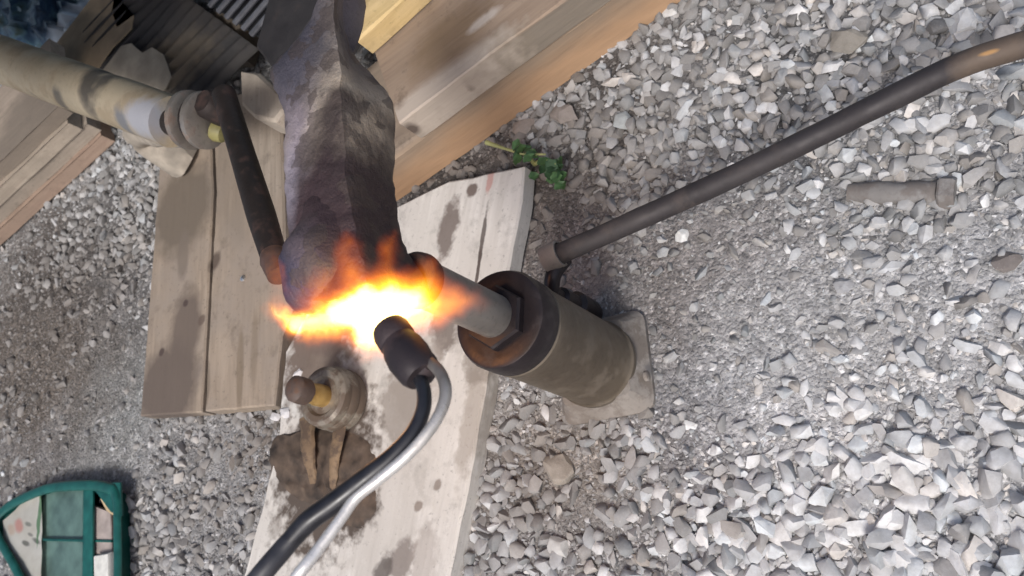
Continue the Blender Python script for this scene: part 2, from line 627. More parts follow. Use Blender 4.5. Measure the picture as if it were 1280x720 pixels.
def scatter(n, shapes, smin, smax, power, sink, name, overlap, label_kind, mat, keepers, bias=0.0, gate=1.0, outer=False):
    x = rng.uniform(-1.7, 1.3, n) if outer else rng.uniform(-0.95, 0.62, n)
    y = rng.uniform(-1.0, 2.8, n) if outer else rng.uniform(-0.2, 2.2, n)
    seen = inside(x, y, NEAR_GROUND) != outer
    x, y = x[seen], y[seen]
    n = len(x)
    size = smin + (smax - smin) * rng.random(n) ** power
    size *= field(x, y, 3)
    dens = field(x, y, 2) * (1 + 0.55 * vnoise(x, y, 26, 400)) + bias
    if smax < .005:                                   # loose stone heaps have dark gaps instead of fines
        for p, sp in GAPS:
            dens = dens * (1 - .85 * np.exp(-((x - p.x) ** 2 + (y - p.y) ** 2) / (1.6 * sp * sp)))
    ok = rng.random(n) < (np.clip(dens, 0, 1.6) ** gate) * np.where(dens > 0, 1, 0)
    for poly, grow in keepers:
        ok &= ~inside(x, y, poly)
    x, y, size = x[ok], y[ok], size[ok]
    order = np.argsort(-size)
    x, y, size = x[order], y[order], size[order]
    if overlap:
        cell = smax * 2
        grid = {}
        sel = []
        for i in range(len(x)):
            cx, cy = int(x[i] // cell), int(y[i] // cell)
            good = True
            for ax in (-1, 0, 1):
                for ay in (-1, 0, 1):
                    for j in grid.get((cx + ax, cy + ay), ()):
                        if (x[i] - x[j]) ** 2 + (y[i] - y[j]) ** 2 < (overlap * (size[i] + size[j])) ** 2:
                            good = False
                            break
                    if not good:
                        break
                if not good:
                    break
            if good:
                grid.setdefault((cx, cy), []).append(i)
                sel.append(i)
        x, y, size = x[sel], y[sel], size[sel]
    z = height(x, y)
    n = len(x)
    VV, FF, TT, off = [], [], [], 0
    which = rng.integers(0, len(shapes), n)
    yaw = rng.uniform(0, 2 * np.pi, n)
    tilt = rng.normal(0, 0.38, n)
    tdir = rng.uniform(0, 2 * np.pi, n)
    el = rng.uniform(0.85, 1.35, n)
    tone = np.clip(np.where(rng.random(n) < (.42 if smax < .005 else .3), rng.normal(.74, .14, n), rng.normal(.38, .15, n)) + tone_field(x, y), 0.02, 1)
    hue = rng.random(n)
    for k in range(len(shapes)):
        s = np.where(which == k)[0]
        if not len(s):
            continue
        V, F = shapes[k]
        P = V[None] * size[s][:, None, None]
        P = P * np.stack([el[s], 1 / np.sqrt(el[s]), np.ones(len(s))], -1)[:, None, :]
        cy_, sy_ = np.cos(yaw[s])[:, None], np.sin(yaw[s])[:, None]
        px, py, pz = P[..., 0] * cy_ - P[..., 1] * sy_, P[..., 0] * sy_ + P[..., 1] * cy_, P[..., 2]
        cd, sd_ = np.cos(tdir[s])[:, None], np.sin(tdir[s])[:, None]
        a, b = px * cd + py * sd_, -px * sd_ + py * cd
        ct, st = np.cos(tilt[s])[:, None], np.sin(tilt[s])[:, None]
        a, pz = a * ct - pz * st, a * st + pz * ct
        px, py = a * cd - b * sd_, a * sd_ + b * cd
        low = pz.min(1, keepdims=True)
        pz = pz - low * (1 - sink) + z[s][:, None] - 0.001
        W = np.stack([px + x[s][:, None], py + y[s][:, None], pz], -1)
        VV.append(W.reshape(-1, 3))
        FF.append((F[None] + (np.arange(len(s)) * len(V))[:, None, None] + off).reshape(-1, 3))
        TT.append(np.repeat(np.stack([tone[s], hue[s], np.zeros(len(s)), np.ones(len(s))], -1), len(F), 0))
        off += len(s) * len(V)
    VV, FF, TT = np.concatenate(VV), np.concatenate(FF), np.concatenate(TT)
    me = bpy.data.meshes.new(name)
    me.vertices.add(len(VV))
    me.vertices.foreach_set('co', VV.astype(np.float32).ravel())
    me.loops.add(FF.size)
    me.loops.foreach_set('vertex_index', FF.astype(np.int32).ravel())
    me.polygons.add(len(FF))
    me.polygons.foreach_set('loop_start', np.arange(0, FF.size, 3, dtype=np.int32))
    me.update()
    at_ = me.attributes.new('stone', 'FLOAT_COLOR', 'FACE')
    at_.data.foreach_set('color', TT.astype(np.float32).ravel())
    o = link(name, me, mat, smooth=44 if VV.shape[0] and smax > .004 else 0, kind='stuff')
    tag(o, *label_kind)
    return o


def stone_mat(name, use_attr=True, col=None):
    t = NT(name)
    n1, n2 = t.noise(130, 5, rough=0.65), t.noise(700, 3)
    if use_attr:
        a = t.n('Attribute', attribute_name='stone')
        sp = t.n('SeparateColor')
        t.put(sp.inputs[0], a.outputs['Color'])
        tone, hue = sp.outputs[0], sp.outputs[1]
        c = t.ramp(tone, [(0.0, (0.17, 0.165, 0.16)), (0.35, (0.30, 0.298, 0.297)), (0.65, (0.46, 0.465, 0.475)), (0.92, (0.74, 0.74, 0.74))])
        c = t.mix(t.range(hue, 0.70, 1.0, 0, 0.55), c, t.mix(1.0, c, (0.93, 0.80, 0.66), 'MULTIPLY'))
        c = t.mix(t.range(hue, 0.3, 0.0, 0, 0.6), c, t.mix(1.0, c, (0.86, 0.95, 1.0), 'MULTIPLY'))
    else:
        c = t.mix(0.0, col, col)
    c = t.mix(t.range(n1, 0.38, 0.68, 0, 0.45), c, t.mix(1.0, c, (0.55, 0.52, 0.48), 'MULTIPLY'))
    if use_attr:
        c = t.mix(t.range(t.noise(22, 5, rough=.7), 0.42, 0.66, 0.05, 0.45), c, (0.27, 0.26, 0.25))     # dust lying on the stone
        for (px, py, rx, ry, amt) in [(690, 260, .10, .12, .6), (560, 230, .08, .08, .7), (700, 590, .06, .07, .5), (40, 420, .14, .2, .5), (330, 570, .06, .06, .6), (100, 420, .2, .16, .3), (250, 620, .1, .1, .35)]:  # mud tint; the left patches also darken the stone for vehicle shade
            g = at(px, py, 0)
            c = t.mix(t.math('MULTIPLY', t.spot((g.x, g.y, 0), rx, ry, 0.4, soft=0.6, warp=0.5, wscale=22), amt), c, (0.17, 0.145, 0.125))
    c = t.mix(t.range(n2, 0.62, 0.8, 0, 0.4), c, (0.55, 0.54, 0.52))
    return t.bsdf(c, 0.85, normal=t.bump(t.math('ADD', n1, t.math('MULTIPLY', n2, 0.3)), 0.45, 0.0015))


M_STONE = stone_mat('crushed_stone')
TIMBER_A, TIMBER_B = at(490, 250, 0), at(985, -101, 0)
td = (TIMBER_B - TIMBER_A).normalized()
tw = Vector((-td.y, td.x, 0))
tq = [(TIMBER_A - td * .12).xy, TIMBER_B.xy, (TIMBER_B + tw * .16).xy, (TIMBER_A - td * .12 + tw * .16).xy]
JC = Vector((-0.026, 0.404, 0))                     # jack stands here
jd = Vector((0.79, 0.61, 0)).normalized()           # along the visible base edge
jn = Vector((-jd.y, jd.x, 0))
jq = [(JC + jd * a * .035 + jn * b * .034).xy for a, b in ((-1, -1), (1, -1), (1, 1), (-1, 1))]
keep = [(q, 0) for q in keep_out] + [(tq, 0), (jq, 0)]
stack_near_a, stack_near_b = at(146, 178, 0), at(-150, 446, 0)
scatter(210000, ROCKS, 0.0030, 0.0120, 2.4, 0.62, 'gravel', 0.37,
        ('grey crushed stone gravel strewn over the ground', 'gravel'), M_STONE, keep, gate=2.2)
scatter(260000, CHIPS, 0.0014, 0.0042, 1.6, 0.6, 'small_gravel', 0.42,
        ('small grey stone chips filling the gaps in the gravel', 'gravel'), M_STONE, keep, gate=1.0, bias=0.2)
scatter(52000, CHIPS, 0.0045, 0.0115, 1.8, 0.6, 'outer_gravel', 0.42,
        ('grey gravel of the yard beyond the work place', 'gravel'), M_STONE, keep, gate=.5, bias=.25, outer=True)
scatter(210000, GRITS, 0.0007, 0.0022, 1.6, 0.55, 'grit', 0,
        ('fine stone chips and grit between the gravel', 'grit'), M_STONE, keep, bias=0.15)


def big_stone(px, py, w_px, h_px, rot, col, label, seed, flat=0.55, z=0.0, sink=0.6, name='stone'):
    p = at(px, py, z + 0.004)
    V, F = rock_shape(seed, 22, flat)
    bm = bmesh.new()
    vs = [bm.verts.new(v) for v in V]
    for f in F:
        bm.faces.new([vs[i] for i in f])
    bmesh.ops.subdivide_edges(bm, edges=bm.edges, cuts=1, use_grid_fill=True)
    rx, ry = mm(w_px, p) / 2, mm(h_px, p) / 2
    for v in bm.verts:
        q = v.co * 1.0
        v.co = Vector((q.x * rx, q.y / 0.78 * ry, q.z * min(rx, ry)))
    jitter(bm, min(rx, ry) * 0.10, 1.6 / min(rx, ry), seed)
    # picture direction -> ground direction
    e = (at(px + 10 * math.cos(rot), py + 10 * math.sin(rot), 0) - at(px, py, 0)).normalized()
    bmesh.ops.rotate(bm, verts=bm.verts, cent=(0, 0, 0), matrix=Matrix.Rotation(math.atan2(e.y, e.x), 3, 'Z'))
    lo = min(v.co.z for v in bm.verts)
    base = Vector((p.x, p.y, z - 0.003))
    bmesh.ops.translate(bm, verts=bm.verts, vec=base + Vector((0, 0, -lo * sink)))
    key = 'stone_%d_%d_%d' % tuple(int(x * 100) for x in col)
    mat = bpy.data.materials.get(key) or stone_mat(key, False, col)
    return tag(obj(name, bm, mat, loc=base, smooth=18), label, 'stone')


for a in [
    (1060, 48, 44, 54, 1.4, (.24, .22, .19), 'large rounded brown grey stone above the steel bar near the top edge', 41),
    (1203, 24, 40, 44, .6, (.50, .50, .50), 'pale angular stone just above the bent end of the steel bar', 42),
    (1006, 41, 36, 18, .1, (.30, .31, .31), 'flat grey block of stone left of the rounded brown stone', 43),
    (1145, 155, 46, 30, .1, (.60, .60, .60), 'bright white angular stone below the steel bar, above the rusty bolt', 44),
    (1082, 152, 18, 32, 1.9, (.44, .43, .42), 'narrow upright pale stone touching the lower side of the steel bar', 45),
    (850, 293, 20, 22, .3, (.72, .72, .70), 'small rounded white pebble on bare soil below the steel bar', 46),
    (1032, 433, 42, 24, .35, (.36, .34, .32), 'smooth flat oval tan stone alone on the dusty ground', 47),
    (1075, 511, 34, 30, -.4, (.66, .66, .65), 'bright white rounded stone on the dusty ground at lower right', 48),
    (1101, 583, 54, 24, -.05, (.58, .58, .57), 'long pale flat stone at the upper edge of the dense gravel', 49),
    (1213, 688, 58, 30, .2, (.43, .44, .45), 'broad flat grey stone near the bottom right corner', 50),
    (860, 530, 16, 26, 1.5, (.70, .70, .69), 'white oval stone right of the jack base', 51),
    (697, 585, 52, 44, .3, (.30, .265, .225), 'mud coated tan slab of stone between board and jack', 52),
    (695, 683, 36, 36, .3, (.46, .45, .43), 'pale lumpy stone at the bottom edge, right of the whitish board', 53),
    (801, 700, 20, 36, 1.7, (.33, .30, .27), 'brownish oval stone standing on end at the bottom edge', 54),
    (654, 156, 42, 26, -.2, (.27, .235, .21), 'muddy brown stone lying below the long timber', 55),
    (703, 140, 46, 34, .3, (.24, .21, .19), 'dull brown stone in a pair below the long timber', 56),
    (1255, 326, 30, 44, 1.3, (.17, .15, .14), 'dark brown lumpy stone at the right edge of the picture', 57),
    (836, 12, 24, 22, .4, (.56, .56, .55), 'white stone lying against the far tip of the long timber', 58),
    (1253, 434, 24, 36, -1.0, (.62, .61, .60), 'white wedge shaped stone standing in a hollow at the right edge', 59),
    (1052, 355, 30, 24, 0, (.33, .33, .34), 'round smooth grey stone half sunk below the rusty bolt', 60),
    (1111, 331, 18, 44, 1.4, (.50, .51, .52), 'long thin pale stone pointing at the rusty bolt from below', 61),
    (776, 150, 26, 34, -.9, (.34, .36, .36), 'blue grey slate sliver beside a white chip, right of the green weed', 62),
]:
    big_stone(*a)

# ------------------------------------------------------------------ wooden boards
GREY_WOOD, GREY_WOOD2 = (0.22, 0.172, 0.128), (0.335, 0.27, 0.208)
la = at(262, 400, 0.0)
la.z = 0
ta = thing('wooden_board', la, 'weathered tan board of two planks with two dark brown damp patches, left of the flame', 'board')
dirA = (at(255, 515, BOARD_Z) - at(266, 240, BOARD_Z)).normalized()
angA = math.atan2(dirA.y, dirA.x)


def L(px, py, z, o):
    return tuple(at(px, py, z) - o)


def S(px, py, z, n):
    return mm(n, at(px, py, z))


marksA = [(L(228, 262, BOARD_Z, la), .066, .06, angA, (.13, .105, .08), .9), (L(229, 318, BOARD_Z, la), .035, .012, angA, (.16, .13, .105), .8),
          (L(210, 484, BOARD_Z, la), .060, .056, angA, (.11, .085, .07), .92), (L(232, 412, BOARD_Z, la), .056, .028, angA, (.12, .093, .076), .9),
          (L(268, 327, BOARD_Z, la), .014, .010, 0, (.09, .065, .05), .9), (L(252, 400, BOARD_Z, la), .007, .006, 0, (.1, .07, .055), .8),
          (L(202, 440, BOARD_Z, la), .006, .005, 0, (.06, .04, .035), .9), (L(232, 379, BOARD_Z, la), .005, .005, 0, (.06, .04, .035), .9),
          (L(300, 460, BOARD_Z, la), .05, .006, angA, (.16, .12, .08), .6), (L(318, 440, BOARD_Z, la), .05, .006, angA, (.17, .13, .09), .5),
          (L(258, 480, BOARD_Z, la), .03, .006, angA, (.14, .11, .08), .7), (L(300, 200, BOARD_Z, la), .12, .05, angA, (.2, .165, .13), .6)]
mA = wood('weathered_plank', GREY_WOOD, GREY_WOOD2, angA, marksA, grey=(0.27, .225, .185))
for q in boardA_px:
    bm = bmesh.new()
    prism(bm, [at(x, y, BOARD_Z).xy for x, y in q], 0.001, BOARD_Z, wob=0.0014, step=0.015, bev=0.002)
    obj('plank', bm, mA, ta)
p = at(304, 348, BOARD_Z)
bm = bmesh.new()
lathe(bm, [(.003, 0), (.0042, .001), (.004, .002), (.0015, .003)], p - Vector((0, 0, .0005)), seg=12)
obj('nail_head', bm, metal('bright_nail', (.75, .74, .7), (.6, .6, .6), rusty=.1, rough=.3, met=.9), ta)

lb = at(470, 560, 0.0)
lb.z = 0
dirB = (at(560, 716, BOARD_Z) - at(655, 207, BOARD_Z)).normalized()
angB = math.atan2(dirB.y, dirB.x)
DK = (.085, .066, .055)
marksB = [(L(560, 285, BOARD_Z, lb), .034, .012, angB, (.13, .1, .085), .85), (L(590, 238, BOARD_Z, lb), .008, .006, 0, (.12, .085, .07), .9),
          (L(613, 224, BOARD_Z, lb), .016, .004, angB, (.42, .13, .10), .55), (L(603, 300, BOARD_Z, lb), .034, .0025, angB + .05, (.1, .08, .07), .9),
          (L(597, 340, BOARD_Z, lb), .03, .002, angB + .05, (.09, .07, .06), .95), (L(541, 330, BOARD_Z, lb), .006, .005, 0, (.14, .1, .08), .8),
          (L(556, 408, BOARD_Z, lb), .032, .018, .6, (.16, .13, .11), .9), (L(520, 470, BOARD_Z, lb), .05, .03, angB, (.34, .30, .26), .7), (L(590, 520, BOARD_Z, lb), .06, .012, angB, (.28, .24, .2), .6), (L(480, 640, BOARD_Z, lb), .09, .05, angB, (.40, .37, .33), .5), (L(600, 430, BOARD_Z, lb), .04, .016, angB, (.2, .17, .14), .7),
          (L(400, 430, BOARD_Z, lb), .075, .05, .2, (.11, .075, .055), .9), (L(500, 505, BOARD_Z, lb), .04, .03, .4, (.25, .22, .19), .8),
          (L(415, 490, BOARD_Z, lb), .05, .045, 0, (.24, .19, .15), .45), (L(500, 703, BOARD_Z, lb), .022, .015, 0, (.2, .17, .15), .85), (L(478, 715, BOARD_Z, lb), .02, .01, 0, (.1, .085, .075), .85),
          (L(530, 700, BOARD_Z, lb), .03, .016, .5, (.3, .26, .23), .5), (L(547, 605, BOARD_Z, lb), .006, .004, 0, (.2, .16, .13), .8), (L(523, 633, BOARD_Z, lb), .006, .005, 0, (.2, .16, .13), .8),
          (L(345, 660, BOARD_Z, lb), .014, .01, 0, (.3, .27, .24), .6), (L(405, 590, BOARD_Z, lb), .088, .066, .3, (.075, .055, .042), .97),
          (L(445, 635, BOARD_Z, lb), .03, .028, 0, (.07, .052, .04), .95)]
bm = bmesh.new()
prism(bm, [at(x, y, BOARD_Z).xy for x, y in boardB_px], 0.001, BOARD_Z, wob=0.0016, step=0.015, bev=0.0025)
tag(obj('wooden_board', bm, wood('bleached_board', (.47, .44, .40), (.64, .61, .565), angB, marksB, grey=(.54, .51, .465), warp=.75, wscale=75), loc=lb),
    'wide bleached whitish board with dark stains and a crack, under torch and flame', 'board')

# ------------------------------------------------------------------ timbers and planks
def timber_mat(name, top_a, top_b, low, rot, zsplit, marks=(), side=None):
    """weathered top, raw orange wane along the lower near side"""
    t = NT(name)
    v = t.mapping(rot=-rot, scale=(7, 45, 45))
    g1 = t.noise(1, 5, v, dist=.7)
    g2 = t.noise(1, 4, t.mapping(rot=-rot, scale=(18, 190, 190)))
    f = t.math('ADD', t.math('MULTIPLY', g1, .6), t.math('MULTIPLY', g2, .4))
    c = t.ramp(f, [(.33, top_a), (.62, top_b)])
    c = t.mix(t.range(t.noise(11, 4), .4, .65, 0, .8), c, tuple(x * .8 for x in top_b))
    c = t.mix(t.range(t.noise(30, 6, rough=.7), .56, .68, 0, .55), c, tuple(x * .5 for x in top_a))
    sx = t.n('SeparateXYZ')
    t.put(sx.inputs[0], t.tc)
    z = t.math('ADD', sx.outputs[2], t.math('MULTIPLY', t.math('SUBTRACT', t.noise(18, 4), .5), .035))
    if side is not None:
        gs = t.ramp(f, [(.33, tuple(x * .7 for x in side)), (.65, side)])
        c = t.mix(t.range(sx.outputs[2], zsplit[2] - .003, zsplit[2], 1, 0), c, gs)
    wl = t.ramp(f, [(.3, tuple(x * .72 for x in low)), (.66, low)])
    c = t.mix(t.range(z, zsplit[0], zsplit[1], 1, 0), c, wl)
    for (p, rx, ry, a, col, amt) in marks:
        c = t.mix(t.math('MULTIPLY', t.spot(p, rx, ry, a, rz=max(rx, .012)), amt), c, col)
    return t.bsdf(c, .85, normal=t.bump(f, .5, .002))


lt = (TIMBER_A + TIMBER_B) / 2
lt.z = 0
angT = math.atan2(td.y, td.x)
TH = 0.10
bm = bmesh.new()
beam_box(bm, TIMBER_A - td * .03, TIMBER_B, .14, .060, .006, side=-.006)
tag(obj('squared_timber', bm, timber_mat('timber', (.17, .13, .10), (.30, .24, .185), (.40, .255, .15), angT, (.020, .050, .0585), [], side=(.30, .225, .16)), loc=lt),
    'long squared timber with raw orange near side, lying on the gravel behind the beam', 'timber')
mk = [(L(600, 75, TH, lt), .05, .02, angT, (.2, .165, .12), .6), (L(545, 110, TH, lt), .09, .016, angT, (.46, .40, .34), .8),
      (L(560, 50, TH, lt), .05, .03, angT, (.2, .135, .075), .6), (L(605, 25, TH, lt), .02, .006, angT, (.55, .5, .45), .6),
      (L(588, 114, .08, lt), .006, .005, 0, (.07, .05, .04), .9), (L(650, 70, .08, lt), .006, .005, 0, (.07, .05, .04), .9), (L(515, 160, .08, lt), .008, .007, 0, (.07, .05, .04), .9)]
bm = bmesh.new()
pa = TIMBER_A + td * .092 + tw * -.004
beam_box(bm, Vector((pa.x, pa.y, .0605)), Vector((TIMBER_B.x, TIMBER_B.y, .0605)) + tw * -.004, .125, TH - .0605, .002)
tag(obj('plank', bm, timber_mat('thick_plank', (.19, .135, .098), (.33, .25, .185), (.28, .225, .17), angT, (.03, .05, .0985), mk, side=(.235, .20, .16)), loc=lt),
    'thick brown plank with a whitish near edge, lying on the orange sided timber', 'plank')
bm = bmesh.new()
ya, yb = at(449, 54, .125), at(560, -48, .125)
ya.z = yb.z = .102
beam_box(bm, ya, yb, .055, .028, .002)
ly = (ya + yb) / 2
tag(obj('plank', bm, wood('yellow_plank', (.50, .36, .16), (.66, .50, .26), angT), loc=ly),
    'short fresh yellow plank end lying on the long timber', 'plank')
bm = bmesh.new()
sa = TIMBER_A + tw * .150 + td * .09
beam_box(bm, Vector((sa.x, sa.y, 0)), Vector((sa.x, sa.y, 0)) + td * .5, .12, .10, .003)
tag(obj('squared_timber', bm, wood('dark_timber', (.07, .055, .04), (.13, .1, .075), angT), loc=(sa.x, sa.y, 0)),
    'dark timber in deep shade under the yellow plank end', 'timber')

# stack of boards at the left edge
sd_ = (stack_near_b - stack_near_a).normalized()
sw = Vector((sd_.y, -sd_.x, 0))
angS = math.atan2(sd_.y, sd_.x)
ls = (stack_near_a + stack_near_b) / 2
ls.z = 0
cols = [((.25, .17, .13), (.37, .27, .205)), ((.22, .185, .15), (.35, .295, .24)), ((.27, .22, .175), (.39, .33, .265)), ((.23, .19, .15), (.36, .295, .24))]
stack_lab = ['lowest reddish board of the stack at the left edge', 'second board from the ground in the stack at the left edge',
             'third board from the ground in the stack at the left edge', 'topmost board of the stack at the left edge, showing its brown top']
for k in range(4):
    z0 = .003 + k * .0262
    bm = bmesh.new()
    off = [0, .006, .001, .007][k]
    a = stack_near_b + sw * off + sd_ * .05
    b = stack_near_a + sw * off - sd_ * [.0, .004, -.006, .01][k]
    a.z = b.z = z0
    beam_box(bm, b, a, -.15, .0255, .002)
    m = wood('stack_board', *cols[k], angS, [] if k < 3 else [(L(30, 170, .107, ls), .12, .08, 0, (.15, .125, .1), .7)])
    o = tag(obj('plank', bm, m, loc=ls), stack_lab[k], 'plank', 'boards stacked at the left edge')

# loose pale block of wood and dark plank between rod and beam
pb = at(328, 120, .13)
bm = bmesh.new()
qa = [at(x, y, .13).xy for x, y in ((300, 88), (322, 90), (356, 122), (355, 136), (342, 152), (316, 146), (300, 130))]
prism(bm, qa, .085, .13, bev=.004)
tag(obj('wood_block', bm, wood('pale_block', (.33, .28, .23), (.47, .41, .34), angA), loc=(pb.x, pb.y, .08)),
    'pale chipped wood block beside the dark upper part of the beam', 'wood block')
bm = bmesh.new()
qa = [at(x, y, .084).xy for x, y in ((282, 120), (330, 110), (352, 160), (355, 300), (338, 300), (290, 150))]
prism(bm, qa, .026, .084, bev=.003)
c0 = at(320, 180, .08)
tag(obj('wood_block', bm, wood('rod_plank', (.20, .165, .13), (.34, .29, .235), angA, grey=(.25, .2, .155)), loc=(c0.x, c0.y, .026)),
    'thick grey brown wood packing between the dark rod and the beam', 'wood block')

# ------------------------------------------------------------------ bent steel beam
bl = at(430, 200, .33)
ST = [((440, -330), (480, -325), (505, -310)), ((405, -90), (440, -85), (462, -70)), ((396, -4), (418, 0), (438, 4)), ((364, 50), (423, 54), (441, 62)), ((333, 90), (426, 95), (470, 95)),
      ((350, 132), (428, 140), (496, 128)), ((351, 200), (432, 200), (497, 200)), ((354, 262), (440, 262), (499, 256)),
      ((360, 312), (448, 304), (511, 304)), ((372, 345), (456, 338), (534, 342)), ((384, 374), (458, 380), (543, 378))]
ST = [[Vector((*p, 0)) for p in s] for s in ST]
fine = list(zip(*[catmull([s[k] for s in ST], 6) for k in range(3)]))
rings = []
for i, (tl, rd, br) in enumerate(fine):
    A, B, C_ = at(tl.x, tl.y, .355), at(rd.x, rd.y, .36), at(br.x, br.y, .30)
    D = Vector((A.x, A.y, .30)) + (A - B) * .1
    cs = [A, B, C_, D]
    ring = []
    for k in range(4):                                 # rounded corners
        p0, p1, p2 = cs[k - 1], cs[k], cs[(k + 1) % 4]
        rnd = .12
        e0, e1 = p1.lerp(p0, rnd), p1.lerp(p2, rnd)
        for s in (0, .5, 1):
            ring.append(e0.lerp(p1, s).lerp(p1.lerp(e1, s), s))
        ring.append(e1.lerp(p2.lerp(p1, rnd), .5))
    rings.append(ring)
bm = bmesh.new()
ring_loft(bm, rings)
bmesh.ops.subdivide_edges(bm, edges=[e for e in bm.edges], cuts=1)
jitter(bm, .0012, 38, 3)
jitter(bm, .0015, 110, 9)
t = NT('heated_steel')
n1, n2, n3 = t.noise(26, 6, rough=.65), t.noise(9, 4), t.noise(110, 5, rough=.7)
flank = t.n('NewGeometry')
ny = t.n('SeparateXYZ')
t.put(ny.inputs[0], flank.outputs['Normal'])
mill = t.mix(t.range(n1, .35, .65), (.20, .17, .135), (.33, .295, .25))       # scale flaking to bare brown grey
blue = t.mix(t.range(n1, .35, .65), (.105, .09, .10), (.225, .20, .215))      # blued by heat
c = t.mix(t.range(t.math('ADD', n2, 0.0), .42, .55), mill, blue)
mk = []
def hm(px, py, z, rx, ry, rot, col, amt, soft=.5):
    global c
    c = t.mix(t.math('MULTIPLY', t.spot(L(px, py, z, bl), rx, ry, rot, soft=soft, warp=.45, wscale=45), amt), c, col)
hm(385, 160, .357, .11, .026, .7, (.38, .34, .385), .9)  # lilac grey steel with the top face highlight put into the colour
hm(466, 180, .32, .10, .024, .72, (.56, .49, .39), .95)
hm(375, 60, .357, .05, .05, .0, (.045, .05, .075), .85)
hm(415, 232, .357, .036, .034, .2, (.022, .015, .022), .95)
hm(395, 270, .357, .03, .025, .2, (.09, .055, .06), .85)
hm(425, 155, .35, .018, .012, .6, (.04, .03, .035), .9)
hm(480, 158, .31, .010, .007, .6, (.07, .055, .05), .9)
hm(435, 285, .355, .04, .03, .2, (.13, .10, .125), .85)
hm(490, 300, .30, .05, .05, .2, (.055, .04, .04), .9)
hm(425, 320, .35, .055, .05, .2, (.045, .03, .035), .9)
hm(380, 300, .355, .04, .03, .7, (.07, .045, .052), .8)
hm(362, 230, .355, .03, .008, .7, (.40, .38, .46), .6)  # painted pale lilac highlight
hm(368, 358, .35, .022, .03, .6, (.055, .06, .115), .85)
hm(400, 312, .35, .016, .012, .6, (.15, .125, .14), .6)  # painted highlight on the boss
c = t.mix(t.range(n3, .56, .72, 0, .6), c, (.05, .042, .042))
vor = t.n('TexVoronoi', feature='F1')
vor.inputs['Scale'].default_value = 70
t.put(vor.inputs['Vector'], t.vmath('ADD', t.tc, t.vmath('SCALE', t.noise(50, 3, color=True), .02)))
sv = t.n('SeparateColor')
t.put(sv.inputs[0], vor.outputs['Color'])
flk = t.range(sv.outputs[0], .72, .76)                                       # flaked off scale
c = t.mix(t.math('MULTIPLY', flk, .6), c, (.075, .06, .055))
c = t.mix(1.0, c, (.98, .92, .88), 'MULTIPLY')
STEEL = t.bsdf(c, t.range(n1, .3, .7, .48, .75), .35, normal=t.bump(t.math('SUBTRACT', t.math('ADD', n1, t.math('MULTIPLY', n3, .5)), t.math('MULTIPLY', flk, .35)), .95, .004))
tb = thing('steel_beam', bl, 'bent steel vehicle beam scorched blue and purple, heated by the flame', 'steel beam')
obj('beam', bm, STEEL, tb, smooth=50)
bm = bmesh.new()
tube(bm, [at(438, 236, .310), at(428, 282, .330), at(412, 328, .340), at(399, 352, .338), at(392, 368, .33)], [.020, .029, .032, .029, .014], seg=24, sub=5)
jitter(bm, .004, 50, 5)
jitter(bm, .0015, 140, 6)
obj('boss', bm, STEEL, tb, smooth=60)

# ------------------------------------------------------------------ rod and tube on the left
RUSTDK = metal('dark_rusty_rod', (.016, .013, .012), (.028, .02, .018), rust=(.05, .024, .018), rusty=.35, rough=.6, met=.3)
ra, rb = at(280, 118, .215), at(350, 345, .235)
t2 = thing('tie_rod', ra, 'dark rusty steering rod running down from the joint to the flame', 'rod')
bm = bmesh.new()
tube(bm, [ra, ra.lerp(rb, .35), ra.lerp(rb, .7), ra.lerp(rb, .9)], [.0125, .0125, .0135, .012], seg=18)
obj('shaft', bm, RUSTDK, t2)
bm = bmesh.new()
tube(bm, [ra.lerp(rb, .88), ra.lerp(rb, .93), rb], [.011, .0135, .011], seg=18)
obj('rod_end', bm, metal('glow_tinted_rod_end', (.07, .042, .036), (.12, .075, .06), rusty=.4, rough=.5, met=.3), t2)  # reddish tint paints in the flame's glow on the rod end

TA, TB = at(-230, -9, .20), at(216, 152, .20)
dt = (TB - TA).normalized()
rt_ = mm(36, TB)
tt = thing('steel_tube', TB, 'tan painted steel tube with dark flaked spots at the upper left', 'steel tube')
bm = bmesh.new()
tube(bm, [TA, TA.lerp(TB, .6), TB], [rt_ * 1.2, rt_ * 1.06, rt_ * .9], seg=28, sub=14)
jitter(bm, .0012, 60, 2)
mkT = [(L(100, 95, .24, TB), .05, .016, .5, (.045, .04, .035), .9), (L(118, 88, .24, TB), .03, .014, .2, (.05, .045, .04), .9), (L(70, 128, .22, TB), .016, .012, 0, (.06, .055, .05), .8),
       (L(30, 122, .22, TB), .01, .01, 0, (.09, .08, .07), .8), (L(172, 145, .23, TB), .022, .035, .4, (.30, .32, .38), .75), (L(150, 155, .22, TB), .018, .012, .4, (.12, .13, .15), .85),  # blue grey patch is zinc tone with a painted sheen
       (L(40, 70, .24, TB), .02, .01, .2, (.25, .21, .14), .6)]
obj('tube_body', bm, metal('tan_paint', (.27, .225, .155), (.35, .295, .21), rust=(.22, .17, .11), rusty=.35, rough=.6, met=.05, sc=28, marks=mkT), tt)
JR = metal('joint_steel', (.17, .155, .14), (.27, .25, .225), rusty=.35, rough=.45, met=.5)
bm = bmesh.new()
lathe(bm, [(rt_ * .5, -.004), (rt_ * .5, .012)], TB, dt, 24)
obj('tube_neck', bm, RUSTDK, tt)
tj = thing('joint', at(250, 140, .2), 'greasy ringed steel joint between tan tube and dark rod', 'joint')
J0 = at(234, 150, .205)
for r_, h0, h1, mt in ((.032, 0.0, .010, JR), (.025, .012, .020, RUSTDK), (.031, .022, .032, JR)):
    bm = bmesh.new()
    lathe(bm, [(r_ * .9, h0), (r_, h0 + .002), (r_, h1 - .002), (r_ * .88, h1)], J0, (dt + Vector((.25, 0, -.1))).normalized(), 28)
    obj('collar', bm, mt, tj)
bm = bmesh.new()
